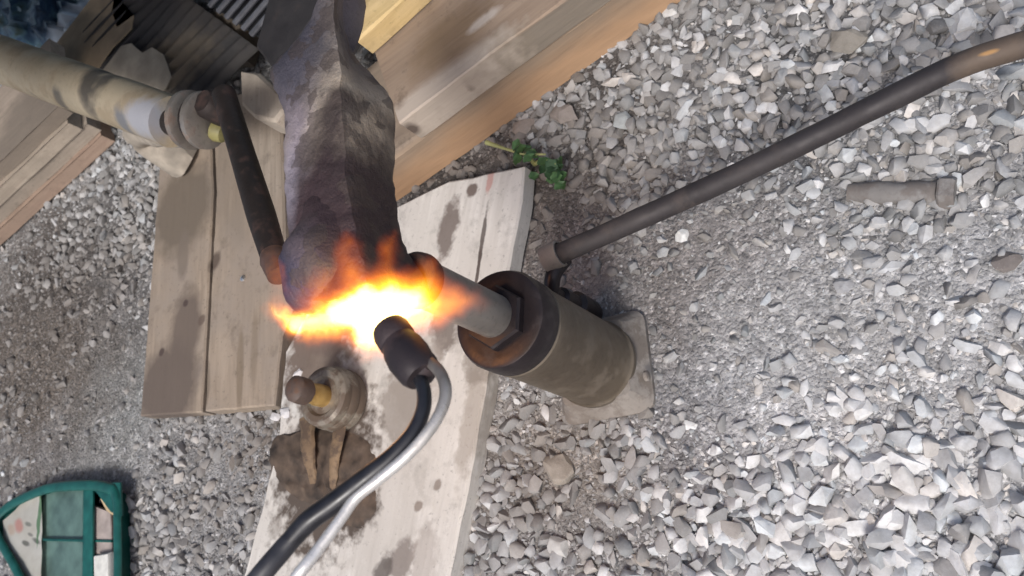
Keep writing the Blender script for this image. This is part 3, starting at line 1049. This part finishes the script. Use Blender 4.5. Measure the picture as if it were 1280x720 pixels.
lathe(bm, [(.014, -.03), (.016, -.026), (.016, .006), (.012, .012)], at(264, 132, .212), (0, 0, 1), 20)
obj('stud', bm, RUSTDK, tj)
bm = bmesh.new()
lathe(bm, [(.012, 0), (.0125, .004), (.011, .012), (.006, .014)], at(268, 162, .19), (dt + Vector((.1, -.2, -.6))).normalized(), 14)
obj('grease_cap', bm, plain('yellow_cap', (.20, .18, .07), .6), tj)
# support leg below the joint
pj = at(232, 200, .026)
bm = bmesh.new()
tube(bm, [Vector((pj.x, pj.y, .024)), Vector((pj.x + .01, pj.y + .01, .10)), at(240, 165, .19)], [.030, .022, .018], seg=20)
jitter(bm, .006, 45, 4)
tag(obj('support_block', bm, plain('rough_plaster', (.32, .28, .23), .9, .35, 40, .6), loc=(pj.x, pj.y, .024)),
    'rough pale lump propping the joint on top of the tan board', 'support')

# ------------------------------------------------------------------ bottle jack
jk = thing('bottle_jack', JC, 'old grey bottle jack pressing its steel ram against the beam', 'bottle jack')
CAST = metal('jack_casting', (.19, .165, .142), (.29, .262, .235), rust=(.15, .125, .105), rusty=.5, rough=.9, met=.05)
BODY = metal('jack_body', (.100, .078, .056), (.16, .13, .096), rust=(.13, .105, .08), rusty=.35, rough=.42, met=.35, sc=30)
DARK = metal('jack_head', (.020, .015, .017), (.036, .028, .030), rust=(.04, .032, .03), rusty=.12, rough=.38, met=.4)
RAM = metal('ram_steel', (.20, .182, .165), (.27, .25, .23), rust=(.15, .13, .1), rusty=.25, rough=.4, met=.55)


def rect_ring(hx, hy, z, r=.006):
    out = []
    for sx, sy, a0 in ((1, 1, 0), (-1, 1, 90), (-1, -1, 180), (1, -1, 270)):
        for k in range(4):
            a = R(a0 + 30 * k)
            out.append(JC + jd * (sx * (hx - r) + r * math.cos(a)) + jn * (sy * (hy - r) + r * math.sin(a)) + Vector((0, 0, z)))
    return out


bm = bmesh.new()
ring_loft(bm, [rect_ring(.049, .047, -.004, .012), rect_ring(.049, .047, .003, .012), rect_ring(.047, .045, .0055, .012), rect_ring(.040, .038, .020, .012), rect_ring(.036, .034, .026)])
obj('base', bm, CAST, jk, smooth=25)
bm = bmesh.new()
lathe(bm, [(.0405, .018), (.0415, .021), (.0415, .026), (.040, .028), (.0395, .03), (.0395, .154), (.0405, .158), (.0405, .163), (.038, .166)], JC, seg=48)
obj('reservoir', bm, BODY, jk)
bm = bmesh.new()
lathe(bm, [(.039, .164), (.0408, .167), (.0408, .186), (.0392, .190), (.037, .191), (.030, .1905), (.024, .190)], JC, seg=48)
obj('collar', bm, DARK, jk)
bm = bmesh.new()
lathe(bm, [(.0248, .186), (.0262, .188), (.0262, .1965), (.0245, .199), (.0195, .1992)], JC, hexa=True)
obj('hex_nut', bm, DARK, jk, smooth=20)
bm = bmesh.new()
lathe(bm, [(.0174, .196), (.0172, .205), (.0168, .285), (.0172, .292)], JC, seg=32)
obj('ram', bm, RAM, jk)
bm = bmesh.new()
lathe(bm, [(.014, .288), (.0190, .290), (.0200, .295), (.0190, .301), (.017, .303)], JC, seg=32)
obj('saddle', bm, metal('saddle_iron', (.035, .022, .02), (.06, .035, .03), rusty=.4, rough=.6, met=.3), jk)
# pump beside the body, with the socket the bar is pushed into
pd = (at(700, 318, .06) - Vector((JC.x, JC.y, .06)))
pd.z = 0
pd.normalize()
PC = JC + pd * .052
bm = bmesh.new()
lathe(bm, [(.013, .012), (.014, .016), (.014, .046), (.010, .050), (.010, .074), (.0065, .076), (.0065, .096)], PC, seg=24)
obj('pump', bm, DARK, jk)
HA, HB = at(684, 324, .105), at(1275, 62, .13)
hd = (at(900, 226, .11) - HA).normalized()
bm = bmesh.new()
o_, i_ = .0122, .0102
xx, yy, dd = frame_for(hd)
rings = []
for r_, s in ((i_, .012), (i_, -.002), (o_, -.002), (o_, .014), (i_, .014)):
    rings.append([HA + dd * s + xx * (r_ * math.cos(a)) + yy * (r_ * math.sin(a)) for a in (2 * math.pi * k / 24 for k in range(24))])
ring_loft(bm, rings, caps=False)
obj('handle_socket', bm, CAST, jk)
bm = bmesh.new()
tube(bm, [PC + Vector((0, 0, .092)), (PC + Vector((0, 0, .092))).lerp(HA + hd * .01, .5), HA + hd * .012 - Vector((0, 0, .012))], .0075, seg=12)
obj('rocker', bm, DARK, jk)
bm = bmesh.new()
vq = JC - jd * .02 - jn * .046
lathe(bm, [(.005, 0), (.005, .003), (.0035, .004)], Vector((vq.x, vq.y, .016)), -jn, 12)
obj('release_valve', bm, CAST, jk)

# bar used as jack handle
bm = bmesh.new()
tube(bm, [HA + hd * .004, at(760, 291, .106), at(900, 228, .108), at(1020, 170, .11), at(1120, 120, .112), at(1200, 82, .113), at(1290, 53, .113), at(1380, 36, .112)],
     [.0092, .0092, .0092, .0092, .0093, .0094, .0095, .0095], seg=22, sub=6)
jitter(bm, .0004, 50, 1)
tag(obj('jack_handle', bm, metal('handle_steel', (.026, .022, .024), (.048, .042, .043), rust=(.08, .06, .05), rusty=.22, rough=.58, met=.25, sc=25,
    marks=[(L(1240, 66, .12, HA), .05, .02, .2, (.13, .095, .07), .8), (L(1238, 76, .11, HA), .007, .0014, -.95, (.45, .25, .09), .7)]), loc=HA),
    'long dark steel bar pushed into the jack, bent at its far end', 'jack handle')

# ------------------------------------------------------------------ gas torch
TP, TQ = at(486, 410, .377), at(522, 462, .377)
tx = (TQ - TP).normalized()
gt = thing('gas_torch', TQ, 'black gas torch burner blowing the flame onto the beam, with two pipes', 'gas torch')
BLK = metal('torch_black', (.022, .016, .018), (.04, .03, .033), rust=(.06, .035, .035), rusty=.25, rough=.5, met=.25)
lt_ = (TQ - TP).length
bm = bmesh.new()
prof = [(r_ * .94, h_ * .86) for r_, h_ in [(.0074, .012), (.0078, .002), (.0105, 0), (.0118, .004), (.0118, .012), (.0108, .014), (.0126, .020), (.0133, .028), (.0126, .036), (.0120, .042), (.0100, .046)]]
lathe(bm, prof, TP, tx, 32, wob=.03)
obj('burner_head', bm, BLK, gt)
bm = bmesh.new()
side = (at(540, 448, .377) - at(505, 470, .377)).normalized()
tube(bm, [at(507, 463, .371), at(515, 462, .372), at(526, 458, .375), at(537, 451, .377)], [.008, .0108, .0105, .0061], seg=18)
obj('manifold', bm, BLK, gt)
bm = bmesh.new()
bp = [(518, 463, .377), (529, 484, .379), (529, 512, .382), (515, 543, .385), (487, 573, .389), (450, 603, .393), (415, 630, .396), (385, 652, .399), (355, 685, .403), (322, 724, .408), (270, 790, .400)]
P = [at(*q) for q in bp]
tube(bm, P[:9], [.0038, .0039, .0040, .0042, .0046, .0054, .0057, .0057, .0051], seg=16)
obj('gas_hose', bm, plain('black_rubber', (.018, .018, .022), .38, .3, 90, .1), gt)
bm = bmesh.new()
tube(bm, [P[7].lerp(P[8], .55), P[8], P[9], P[10]], [.0051, .0055, .0056, .006], seg=16, caps=True)
obj('hose_sleeve', bm, plain('sleeve_rubber', (.03, .03, .036), .45, .3, 90, .1), gt)
bm = bmesh.new()
bp = [(534, 450, .377), (549, 464, .379), (557, 486, .381), (552, 512, .383), (533, 543, .386), (505, 573, .389), (470, 602, .392), (445, 622, .394), (425, 650, .397), (400, 684, .401), (370, 722, .406), (320, 790, .400)]
tube(bm, [at(*q) for q in bp], [.0032, .0033, .0033, .0032, .0031, .0030, .0030, .0030, .0030, .0031, .0032, .0035], seg=16)
obj('steel_pipe', bm, metal('bright_pipe', (.66, .63, .60), (.76, .74, .72), rust=(.25, .2, .17), rusty=.15, rough=.3, met=.45, sc=50,
    marks=[(L(543, 462, .379, TQ), .022, .02, 0, (.05, .042, .04), .9), (L(556, 496, .38, TQ), .03, .02, .3, (.28, .25, .22), .5)]), gt)

# ------------------------------------------------------------------ flame: glowing gas, a real volume with its own light
fl_at = at(455, 385, .36)
t = NT('burning_gas')
warp = t.vmath('SCALE', t.vmath('SUBTRACT', t.noise(45, 3, color=True), (.5, .5, .5)), 0.022)
warp2 = t.vmath('SCALE', t.vmath('SUBTRACT', t.noise(150, 2, color=True), (.5, .5, .5)), 0.006)
pos = t.vmath('ADD', t.vmath('ADD', t.tc, warp), warp2)
ZF = .37


def capsule(a, b, r, gain):
    A, B = at(*a, ZF) - fl_at, at(*b, ZF) - fl_at
    # a little depth of its own: flame licks up the near side of the beam
    pa = t.vmath('SUBTRACT', pos, tuple(A))
    ba = B - A
    h = t.math('MULTIPLY', t.vmath('DOT_PRODUCT', pa, tuple(ba)), 1 / max(1e-9, ba.dot(ba)), True)
    sc_ = t.n('VectorMath', operation='SCALE')
    sc_.inputs[0].default_value = tuple(ba)
    t.put(sc_.inputs[3], h)
    d = t.vmath('LENGTH', t.vmath('SUBTRACT', pa, sc_.outputs[0]))
    rad = t.math('ADD', t.math('MULTIPLY', h, mm(r[1] - r[0], fl_at)), mm(r[0], fl_at))
    f = t.math('SUBTRACT', 1.0, t.math('DIVIDE', d, rad), True)
    return t.math('MULTIPLY', f, gain)


caps = [((392, 388), (545, 376), (80, 46), .26), ((474, 408), (436, 392), (50, 40), .95), ((460, 394), (480, 430), (40, 26), .8), ((425, 400), (372, 408), (30, 24), .75),
        ((372, 408), (350, 388), (25, 21), .6), ((350, 390), (346, 330), (21, 12), .5), ((486, 382), (588, 378), (58, 24), .62),
        ((445, 375), (436, 304), (46, 20), .5), ((484, 365), (489, 292), (40, 16), .55), ((510, 375), (545, 330), (46, 20), .5), ((395, 398), (404, 342), (36, 20), .45)]
tot = None
for cp in caps:
    f = capsule(*cp)
    tot = f if tot is None else t.math('ADD', tot, f)
dens = t.math('POWER', t.math('MAXIMUM', t.math('SUBTRACT', tot, .05), 0.0), 1.9)
col = t.ramp(tot, [(0.0, (1, .085, .004)), (.35, (1, .16, .005)), (.65, (1, .30, .009)), (.88, (1, .52, .03)), (1.0, (1, .74, .22))])
em = t.n('Emission')
t.put(em.inputs[0], col)
t.put(em.inputs[1], t.math('MULTIPLY', dens, 100.0))
t.t.links.new(em.outputs[0], t.out.inputs['Volume'])
M_FLAME = t.m
bm = bmesh.new()
bmesh.ops.create_icosphere(bm, subdivisions=3, radius=1.0)
ex, ey = (at(560, 385, ZF) - at(350, 385, ZF)), (at(455, 450, ZF) - at(455, 300, ZF))
for v in bm.verts:
    c_ = v.co.copy()
    v.co = fl_at + ex * (c_.x * .80) + ey * (c_.y * .82) + Vector((0, 0, c_.z * .055))
fo = tag(obj('flame', bm, M_FLAME, loc=fl_at, smooth=0), 'bright orange and white gas flame licking round the end of the beam', 'flame')
fl = bpy.data.lights.new('flame_light', 'POINT')
fl.energy = 0.3
fl.color = (1, .42, .12)
fl.shadow_soft_size = .03
flo = bpy.data.objects.new('flame_light', fl)
COL.objects.link(flo)
flo.parent = fo
flo.location = at(410, 412, .30) - fl_at

# ------------------------------------------------------------------ metal mount with brass stud, oily dirt, clip
MC = at(430, 502, BOARD_Z)
mo = thing('metal_mount', MC, 'small round ringed metal mount with brass stud and dark cap, standing on the whitish board', 'mount')
ZK = metal('mount_zinc', (.19, .165, .135), (.30, .265, .215), rust=(.11, .08, .058), rusty=.65, rough=.5, met=.3)
bm = bmesh.new()
lathe(bm, [(.030, 0), (.034, .002), (.035, .008), (.0335, .012), (.0345, .014), (.0345, .022), (.033, .025), (.0335, .027), (.032, .034), (.028, .0365), (.022, .036), (.019, .033), (.014, .033)], MC, seg=40)
obj('mount_body', bm, ZK, mo)
bm = bmesh.new()
lathe(bm, [(.012, .032), (.012, .044), (.0108, .046), (.0108, .058)], MC, seg=24)
obj('brass_stud', bm, metal('brass', (.42, .27, .09), (.50, .34, .14), rust=(.2, .12, .06), rusty=.3, rough=.4, met=.6), mo)
bm = bmesh.new()
lathe(bm, [(.010, .057), (.0135, .059), (.0145, .068), (.0135, .076), (.009, .080), (.003, .081)], MC, seg=20, wob=.12)
obj('cap', bm, metal('dark_cap', (.07, .05, .042), (.12, .085, .07), rusty=.4, rough=.6, met=.2), mo)

dirt_px = [(336, 562), (346, 545), (395, 536), (440, 540), (462, 556), (472, 580), (470, 612), (469, 640), (456, 660), (430, 657), (405, 636), (370, 622), (340, 598)]
dc = at(405, 590, BOARD_Z)
bm = bmesh.new()
out = [at(x, y, BOARD_Z) for x, y in dirt_px]
fine = catmull(out + [out[0]], 5)[:-1]
rings = []
for s, dz in ((1.0, -.001), (.94, .0012), (.82, .003), (.66, .004), (.5, .0045), (.33, .005), (.15, .005)):
    rings.append([dc.lerp(p, s) + Vector((0, 0, dz + .0035 * mnoise.noise(p * 60 * s))) for p in fine])
for r in rings[:1]:
    for p in r:
        p.z = BOARD_Z - .001
ring_loft(bm, rings)
jitter(bm, .0028, 95, 3)
jitter(bm, .0012, 220, 8)
tag(obj('oily_dirt', bm, plain('oily_dirt', (.075, .053, .038), .8, .75, 55, .8), loc=dc, kind='stuff'), 'dark oily dirt spilled on the whitish board', 'dirt')
ck = at(392, 560, .036)
tcp = thing('metal_clip', ck, 'rusty two pronged metal clip lying in the dark oily dirt', 'clip')
mclip = metal('ochre_rust', (.15, .10, .06), (.23, .155, .09), rust=(.075, .05, .035), rusty=.55, rough=.7, met=.15)
for pa, pb_, w in (((385, 522), (390, 604), .0115), ((427, 528), (414, 618), .0085)):
    bm = bmesh.new()
    A, B = at(*pa, .034), at(*pb_, .029)
    tube(bm, [A, A.lerp(B, .5) + Vector((0, 0, .003)), B - Vector((0, 0, .003))], [w, w * .85, w * .45], seg=10, flat=.45)
    jitter(bm, .0016, 120, w * 1000)
    obj('prong', bm, mclip, tcp)
for px, py, w, h, rot, lab in ((369, 467, 14, 20, 1.2, 'white chip leaning against the dark cap of the mount'),
                               (341, 520, 14, 22, 1.9, 'left one of two pale chips below the dark cap of the mount'),
                               (354, 515, 14, 26, 2.0, 'right one of two pale chips below the dark cap of the mount')):
    big_stone(px, py, w, h, rot, (.62, .60, .60), lab, 80 + px, z=BOARD_Z, sink=.9, name='stone_chip')
for px, py, w, lab in ((531, 466, 9, 'tiny white chip between the tops of the two torch pipes'), (543, 445, 7, 'lower of two tiny white chips right of the torch head'),
                       (550, 431, 7, 'upper of two tiny white chips right of the torch head')):
    big_stone(px, py, w, w * .8, .4, (.72, .71, .70), lab, 90 + py, z=BOARD_Z, sink=.9, name='stone_chip')

# ------------------------------------------------------------------ rusty bolt half buried in the gravel
ba_, bb_ = at(1060, 242, -.004), at(1172, 242, -.002)
bt = thing('rusty_bolt', (ba_ + bb_) / 2, 'large rusty bolt half buried in the gravel at the right', 'bolt')
mb_ = metal('rusty_bolt', (.17, .16, .152), (.24, .23, .222), rust=(.13, .11, .098), rusty=.45, rough=.75, met=.1)
bm = bmesh.new()
tube(bm, [ba_, ba_.lerp(bb_, .3), ba_.lerp(bb_, .55), bb_], [.0085, .0105, .0100, .0105], seg=18)
jitter(bm, .0012, 80, 6)
obj('shank', bm, mb_, bt)
bd = (bb_ - ba_).normalized()
bm = bmesh.new()
lathe(bm, [(.013, 0), (.0145, .002), (.0145, .011), (.013, .013)], bb_ + bd * .001 + Vector((0, 0, .002)), bd, hexa=True)
obj('head', bm, mb_, bt, smooth=20)

# ------------------------------------------------------------------ green weed
wp = at(668, 205, 0)
wd = thing('weed', wp, 'small green weed with a pale stalk beside the top corner of the whitish board', 'plant')
ms_ = plain('weed_stalk', (.34, .35, .15), .6)
for pts in ([(608, 178, .012), (632, 186, .014), (655, 192, .018), (682, 193, .022)], [(668, 205, 0), (680, 200, .02), (695, 205, .03)], [(668, 205, 0), (660, 195, .02), (650, 192, .03)]):
    bm = bmesh.new()
    tube(bm, [at(*q) for q in pts], [.0028] + [.0016] * (len(pts) - 2) + [.001], seg=8)
    obj('stalk', bm, ms_, wd)
ml = [plain('leaf_green_%d' % k, cc, .55, .4, 200, .3) for k, cc in enumerate([(.045, .10, .03), (.06, .13, .045), (.03, .075, .03)])]
rl = random.Random(5)
for k in range(26):
    if k < 18:
        px, py = 693 + rl.gauss(0, 11), 214 + rl.gauss(0, 11)
    else:
        px, py = 655 + rl.gauss(0, 10), 193 + rl.gauss(0, 5)
    c0 = at(px, py, .012 + rl.random() * .02)
    a = rl.uniform(0, 6.28)
    ln, wd_ = rl.uniform(.010, .017), rl.uniform(.005, .008)
    d = Vector((math.cos(a), math.sin(a), rl.uniform(-.4, .5))).normalized()
    s_ = d.cross(Vector((0, 0, 1))).normalized()
    u_ = s_.cross(d)
    bm = bmesh.new()
    prevs = None
    for i in range(6):
        f = i / 5
        w = wd_ * math.sin(math.pi * min(1, f * .9 + .08)) * (1 - .25 * (i % 2))
        c1 = c0 + d * (ln * (f - .5)) - u_ * (.004 * f * f)
        row = [bm.verts.new(c1 - s_ * w + u_ * .0015), bm.verts.new(c1), bm.verts.new(c1 + s_ * w + u_ * .0015)]
        if prevs:
            bm.faces.new((prevs[0], prevs[1], row[1], row[0]))
            bm.faces.new((prevs[1], prevs[2], row[2], row[1]))
        prevs = row
    obj('leaf', bm, ml[k % 3], wd)

# ------------------------------------------------------------------ green plastic crate, bottom left
RZ = .024
cpx = [(142, 612), (122, 607), (90, 607), (55, 612), (12, 632), (-6, 652), (-2, 672), (14, 700), (40, 745), (95, 800), (140, 795), (147, 740), (147, 660), (146, 626)]
cc = at(80, 700, 0)
cr = thing('plastic_crate', (cc.x, cc.y, 0), 'dark green plastic crate with rounded rim at the bottom left corner', 'crate')
GRN = plain('green_plastic', (.007, .078, .066), .38, .3, 70, .1)
GRN2 = plain('pale_green_plastic', (.085, .145, .128), .45, .35, 40, .15)
GRN3 = plain('mid_green_plastic', (.008, .095, .08), .4, .3, 60, .1)
loop = [at(x, y, RZ) for x, y in cpx]
loop = catmull(loop + [loop[0]], 5)
bm = bmesh.new()
tube(bm, loop, mm(6.5, at(80, 620, RZ)), seg=14, sub=1, flat=.55, closed=True)
obj('rim', bm, GRN, cr)
cen = Vector((cc.x, cc.y, 0)) + (at(75, 700, RZ) - at(80, 700, 0))
cen.z = 0
bm = bmesh.new()
inner = loop[:-1]
n = len(inner)
rows = []
for s, z in ((1.0, RZ - .002), (.985, .014), (.96, .003)):
    rows.append([bm.verts.new((cen.x + (p.x - cen.x) * s, cen.y + (p.y - cen.y) * s, z)) for p in inner])
for a, b in zip(rows, rows[1:]):
    for i in range(n):
        bm.faces.new((a[i], a[(i + 1) % n], b[(i + 1) % n], b[i]))
bm.faces.new(rows[-1])
bmesh.ops.solidify(bm, geom=bm.faces[:], thickness=.002)
obj('wall', bm, GRN3, cr)
# strips of the crate's lattice across the opening
def strip(px, z, mat, name, thick=.003):
    bm = bmesh.new()
    prism(bm, [at(x, y, z).xy for x, y in px], z - thick, z, wob=.0005, step=.02, bev=.0006)
    return obj(name, bm, mat, cr)
strip([(108, 603), (150, 603), (152, 645), (138, 640), (122, 618)], RZ, GRN, 'corner_web')
strip([(104, 606), (116, 606), (115, 800), (102, 800)], RZ - .004, GRN3, 'bar')
strip([(53, 676), (53, 673), (139, 675), (139, 678)], RZ - .008, GRN, 'bar')
strip([(54, 614), (104, 608), (102, 800), (48, 800)], RZ - .014, GRN2, 'panel')
strip([(118, 640), (140, 640), (140, 692), (128, 694), (126, 672), (119, 672)], RZ - .016, GRN2, 'panel')
t = NT('printed_paper')
c = t.mix(t.range(t.noise(30, 4), .35, .65), (.62, .60, .54), (.72, .71, .66))
pp = Vector((cc.x, cc.y, 0))
for (px, py, rx, ry, rot, col, amt) in [(21, 657, .008, .011, 0, (.62, .22, .18), .6), (12, 662, .006, .01, 0, (.6, .42, .3), .5), (33, 655, .003, .008, .4, (.2, .22, .19), .7),
                                        (29, 679, .003, .009, .3, (.15, .16, .14), .8), (42, 676, .003, .011, .3, (.15, .16, .14), .8), (34, 668, .002, .006, .3, (.2, .2, .18), .7)]:
    c = t.mix(t.math('MULTIPLY', t.spot(L(px, py, .02, pp), rx, ry, rot, soft=.3, warp=.25, wscale=150), amt), c, col)
c = t.mix(t.math('MULTIPLY', t.spot(L(47, 640, .02, pp), .045, .004, math.atan2(*(at(44, 670, .02) - at(50, 612, .02)).yx), soft=.15, warp=.15), .85), c, (.10, .26, .12))
PAPER = t.bsdf(c, .75, normal=t.bump(t.noise(25, 3), .5, .004))
bm = bmesh.new()
gpx = [[(4 + max(0, 3 - j) * 13 + max(0, j - 5) * 8 + (48 - max(0, 3 - j) * 13 - max(0, j - 5) * 8) * i / 4, 612 + 13 * j) for i in range(5)] for j in range(10)]
V = [[bm.verts.new(at(x, y, .017) + Vector((0, 0, .004 * mnoise.noise(Vector((x * .04, y * .04, 1)))))) for x, y in r] for r in gpx]
for j in range(9):
    for i in range(4):
        bm.faces.new((V[j][i], V[j][i + 1], V[j + 1][i + 1], V[j + 1][i]))
bmesh.ops.solidify(bm, geom=bm.faces[:], thickness=.0008)
# keep it inside the crate
for v in bm.verts:
    pass
tag(obj('paper_packet', bm, PAPER, loc=pp), 'white paper packet with red and dark print inside the green crate', 'packet')
bm = bmesh.new()
prism(bm, [at(x, y, .024).xy for x, y in ((116, 694), (136, 690), (138, 800), (118, 800))], .008, .024, bev=.003)
tag(obj('white_carton', bm, plain('white_card', (.66, .65, .60), .7), loc=pp), 'small white carton corner inside the green crate', 'carton')
bm = bmesh.new()
prism(bm, [at(x, y, .014).xy for x, y in ((117, 632), (138, 640), (140, 692), (118, 692))], .005, .014, bev=.001)
tag(obj('cardboard_scrap', bm, plain('grey_card', (.34, .29, .265), .8), loc=pp), 'pinkish grey card lying under the right side bars of the green crate', 'cardboard')
bm = bmesh.new()
prism(bm, [at(x, y, .028).xy for x, y in ((119, 622), (125, 622), (141, 642), (138, 646), (126, 638))], .012, .022, bev=.002)
tag(obj('cardboard_scrap', bm, plain('tan_card', (.50, .38, .22), .7), loc=pp), 'tan cardboard scrap in the upper corner of the green crate', 'cardboard')

# ------------------------------------------------------------------ clutter at the top left
cz = .055
P00, P10, P11, P01 = (at(x, y, cz) for x, y in ((175, -48), (324, 62), (215, 175), (50, 85)))
cb = thing('cardboard_sheet', (P00 + P11) / 2, 'dirty corrugated cardboard sheet with torn liner at the upper left', 'cardboard')
NU, NVV = 150, 24
bm = bmesh.new()
rows = []
for j in range(NVV + 1):
    row = []
    for i in range(NU + 1):
        u, v = i / NU, j / NVV
        p = P00.lerp(P10, u).lerp(P01.lerp(P11, u), v)
        row.append(bm.verts.new(p + Vector((0, 0, .0042 * math.sin(u * 2 * math.pi * 15) + .006 * mnoise.noise(Vector((u * 3, v * 2, 4)))))))
    rows.append(row)
for j in range(NVV):
    for i in range(NU):
        bm.faces.new((rows[j][i], rows[j][i + 1], rows[j + 1][i + 1], rows[j + 1][i]))
bmesh.ops.solidify(bm, geom=bm.faces[:], thickness=.002)
t = NT('dirty_flutes')
c = t.mix(t.range(t.noise(9, 5), .4, .6), (.075, .072, .074), (.115, .105, .10))
c = t.mix(t.math('MULTIPLY', t.spot(L(190, 95, cz, (P00 + P11) / 2), .12, .05, 2.2), .8), c, (.27, .22, .16))
obj('flutes', bm, t.bsdf(c, .8, normal=t.bump(t.noise(120, 4), .3, .001)), cb)
for k, q in enumerate(([(50, 85), (66, 60), (120, -10), (142, -10), (140, 15), (146, 34), (167, 19), (164, 36), (140, 60), (122, 86), (90, 100)],
          [(128, 88), (152, 57), (164, 54), (178, 66), (190, 59), (204, 68), (214, 96), (206, 112), (188, 116), (160, 102)])):
    bm = bmesh.new()
    prism(bm, [at(x, y, cz + .006).xy for x, y in q], cz + .0045, cz + .006, wob=.0012, step=.02)
    bmesh.ops.triangulate(bm, faces=bm.faces)
    obj('liner', bm, plain('card_liner_%d' % k, [(.30, .225, .145), (.36, .31, .24)][k], .85, .3, 25, .2), cb)
# packing under the sheet
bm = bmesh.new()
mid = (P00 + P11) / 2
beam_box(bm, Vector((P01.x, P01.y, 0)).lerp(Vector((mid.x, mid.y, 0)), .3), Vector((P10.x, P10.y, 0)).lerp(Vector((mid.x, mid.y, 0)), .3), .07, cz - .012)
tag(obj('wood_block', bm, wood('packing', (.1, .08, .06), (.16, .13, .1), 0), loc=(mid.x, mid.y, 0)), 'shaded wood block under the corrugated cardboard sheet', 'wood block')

# black ribbed grille
gz = .085
g0 = at(300, 0, gz)
gr = thing('ribbed_grille', (g0.x, g0.y, 0), 'black ribbed plastic grille with grey ribs at the top edge', 'grille')
BLKP = plain('black_plastic', (.012, .012, .014), .5)
GRYP = plain('grey_rib', (.085, .09, .105), .45)
bm = bmesh.new()
prism(bm, [at(x, y, gz).xy for x, y in ((222, -22), (330, 52), (420, -40), (300, -120))], gz - .03, gz, bev=.003)
obj('frame', bm, BLKP, gr)
for k in range(6):
    f = k / 5
    A = Vector((262 + 52 * f, 8 + 36 * f, 0))
    bm = bmesh.new()
    a_, b_ = at(A.x, A.y, gz + .006), at(A.x + 78 * .62, A.y - 78 * .72, gz + .006)
    tube(bm, [a_, b_], .0042, seg=8, sub=1)
    obj('rib', bm, GRYP, gr)
bm = bmesh.new()
prism(bm, [at(x, y, gz - .031).xy for x, y in ((235, -40), (320, 20), (390, -40), (310, -100))], .0, gz - .031)
obj('foot', bm, BLKP, gr)

# crumpled blue bag
bz = .03
bc = at(60, 25, bz)
bm = bmesh.new()
rows = []
for j in range(31):
    row = []
    for i in range(31):
        x, y = -60 + i * 6.2, -90 + j * 5.3
        p = at(x, y, bz)
        q = Vector((x * .03, y * .03, 0))
        h = .030 * abs(mnoise.noise(q * .9)) + .018 * abs(mnoise.noise(q * 2.3)) + .007 * mnoise.noise(q * 5)
        ed = min(i, j, 30 - i, 30 - j) / 6
        p.z = .002 + (h + .02) * min(1, ed)
        row.append(bm.verts.new(p))
    rows.append(row)
for j in range(30):
    for i in range(30):
        bm.faces.new((rows[j][i], rows[j][i + 1], rows[j + 1][i + 1], rows[j + 1][i]))
t = NT('bag_plastic')
n1 = t.noise(16, 4, dist=1.2)
c = t.ramp(n1, [(.36, (.012, .02, .035)), (.5, (.02, .045, .085)), (.58, (.05, .1, .13)), (.68, (.03, .045, .03))])
c = t.mix(t.math('MULTIPLY', t.spot(L(84, 28, bz, bc), .16, .026, math.atan2(*(at(60, 58, bz) - at(105, 0, bz)).yx), warp=.3, wscale=25), .95), c, (.42, .47, .52))
c = t.mix(t.range(t.noise(60, 3), .66, .72), c, (.4, .5, .55))
tag(obj('plastic_bag', bm, t.bsdf(c, .35, normal=t.bump(n1, .5, .01)), loc=(bc.x, bc.y, 0), smooth=30), 'crumpled dark blue and whitish plastic bag in the top left corner', 'bag')

# ------------------------------------------------------------------ vehicle body overhead: dark bracket at the top, unseen pan added to shade far ground
vf = thing('vehicle_frame', (.1, 1.3, .5), 'black vehicle bracket behind the top of the beam, with an unseen pan added for shade', 'vehicle')
BLACK = metal('underseal', (.016, .015, .017), (.028, .026, .028), rust=(.05, .03, .02), rusty=.15, rough=.7, met=.1)
bm = bmesh.new()
A, B = at(352, 66, .16), at(470, -60, .16)
prism(bm, [at(x, y, .19).xy for x, y in ((318, 58), (345, 92), (398, 12), (402, -60), (350, -60))], .12, .19, bev=.004)
obj('bracket', bm, BLACK, vf)
bm = bmesh.new()
prism(bm, [(-.32, .92), (-.10, .76), (.05, .70), (.30, .66), (.45, .9), (1.5, 1.0), (1.5, 3.2), (-.32, 3.2)], .68, .72)  # unseen pan, outlined for the shade it casts
obj('shade_pan', bm, BLACK, vf)
print('SCENE OK')
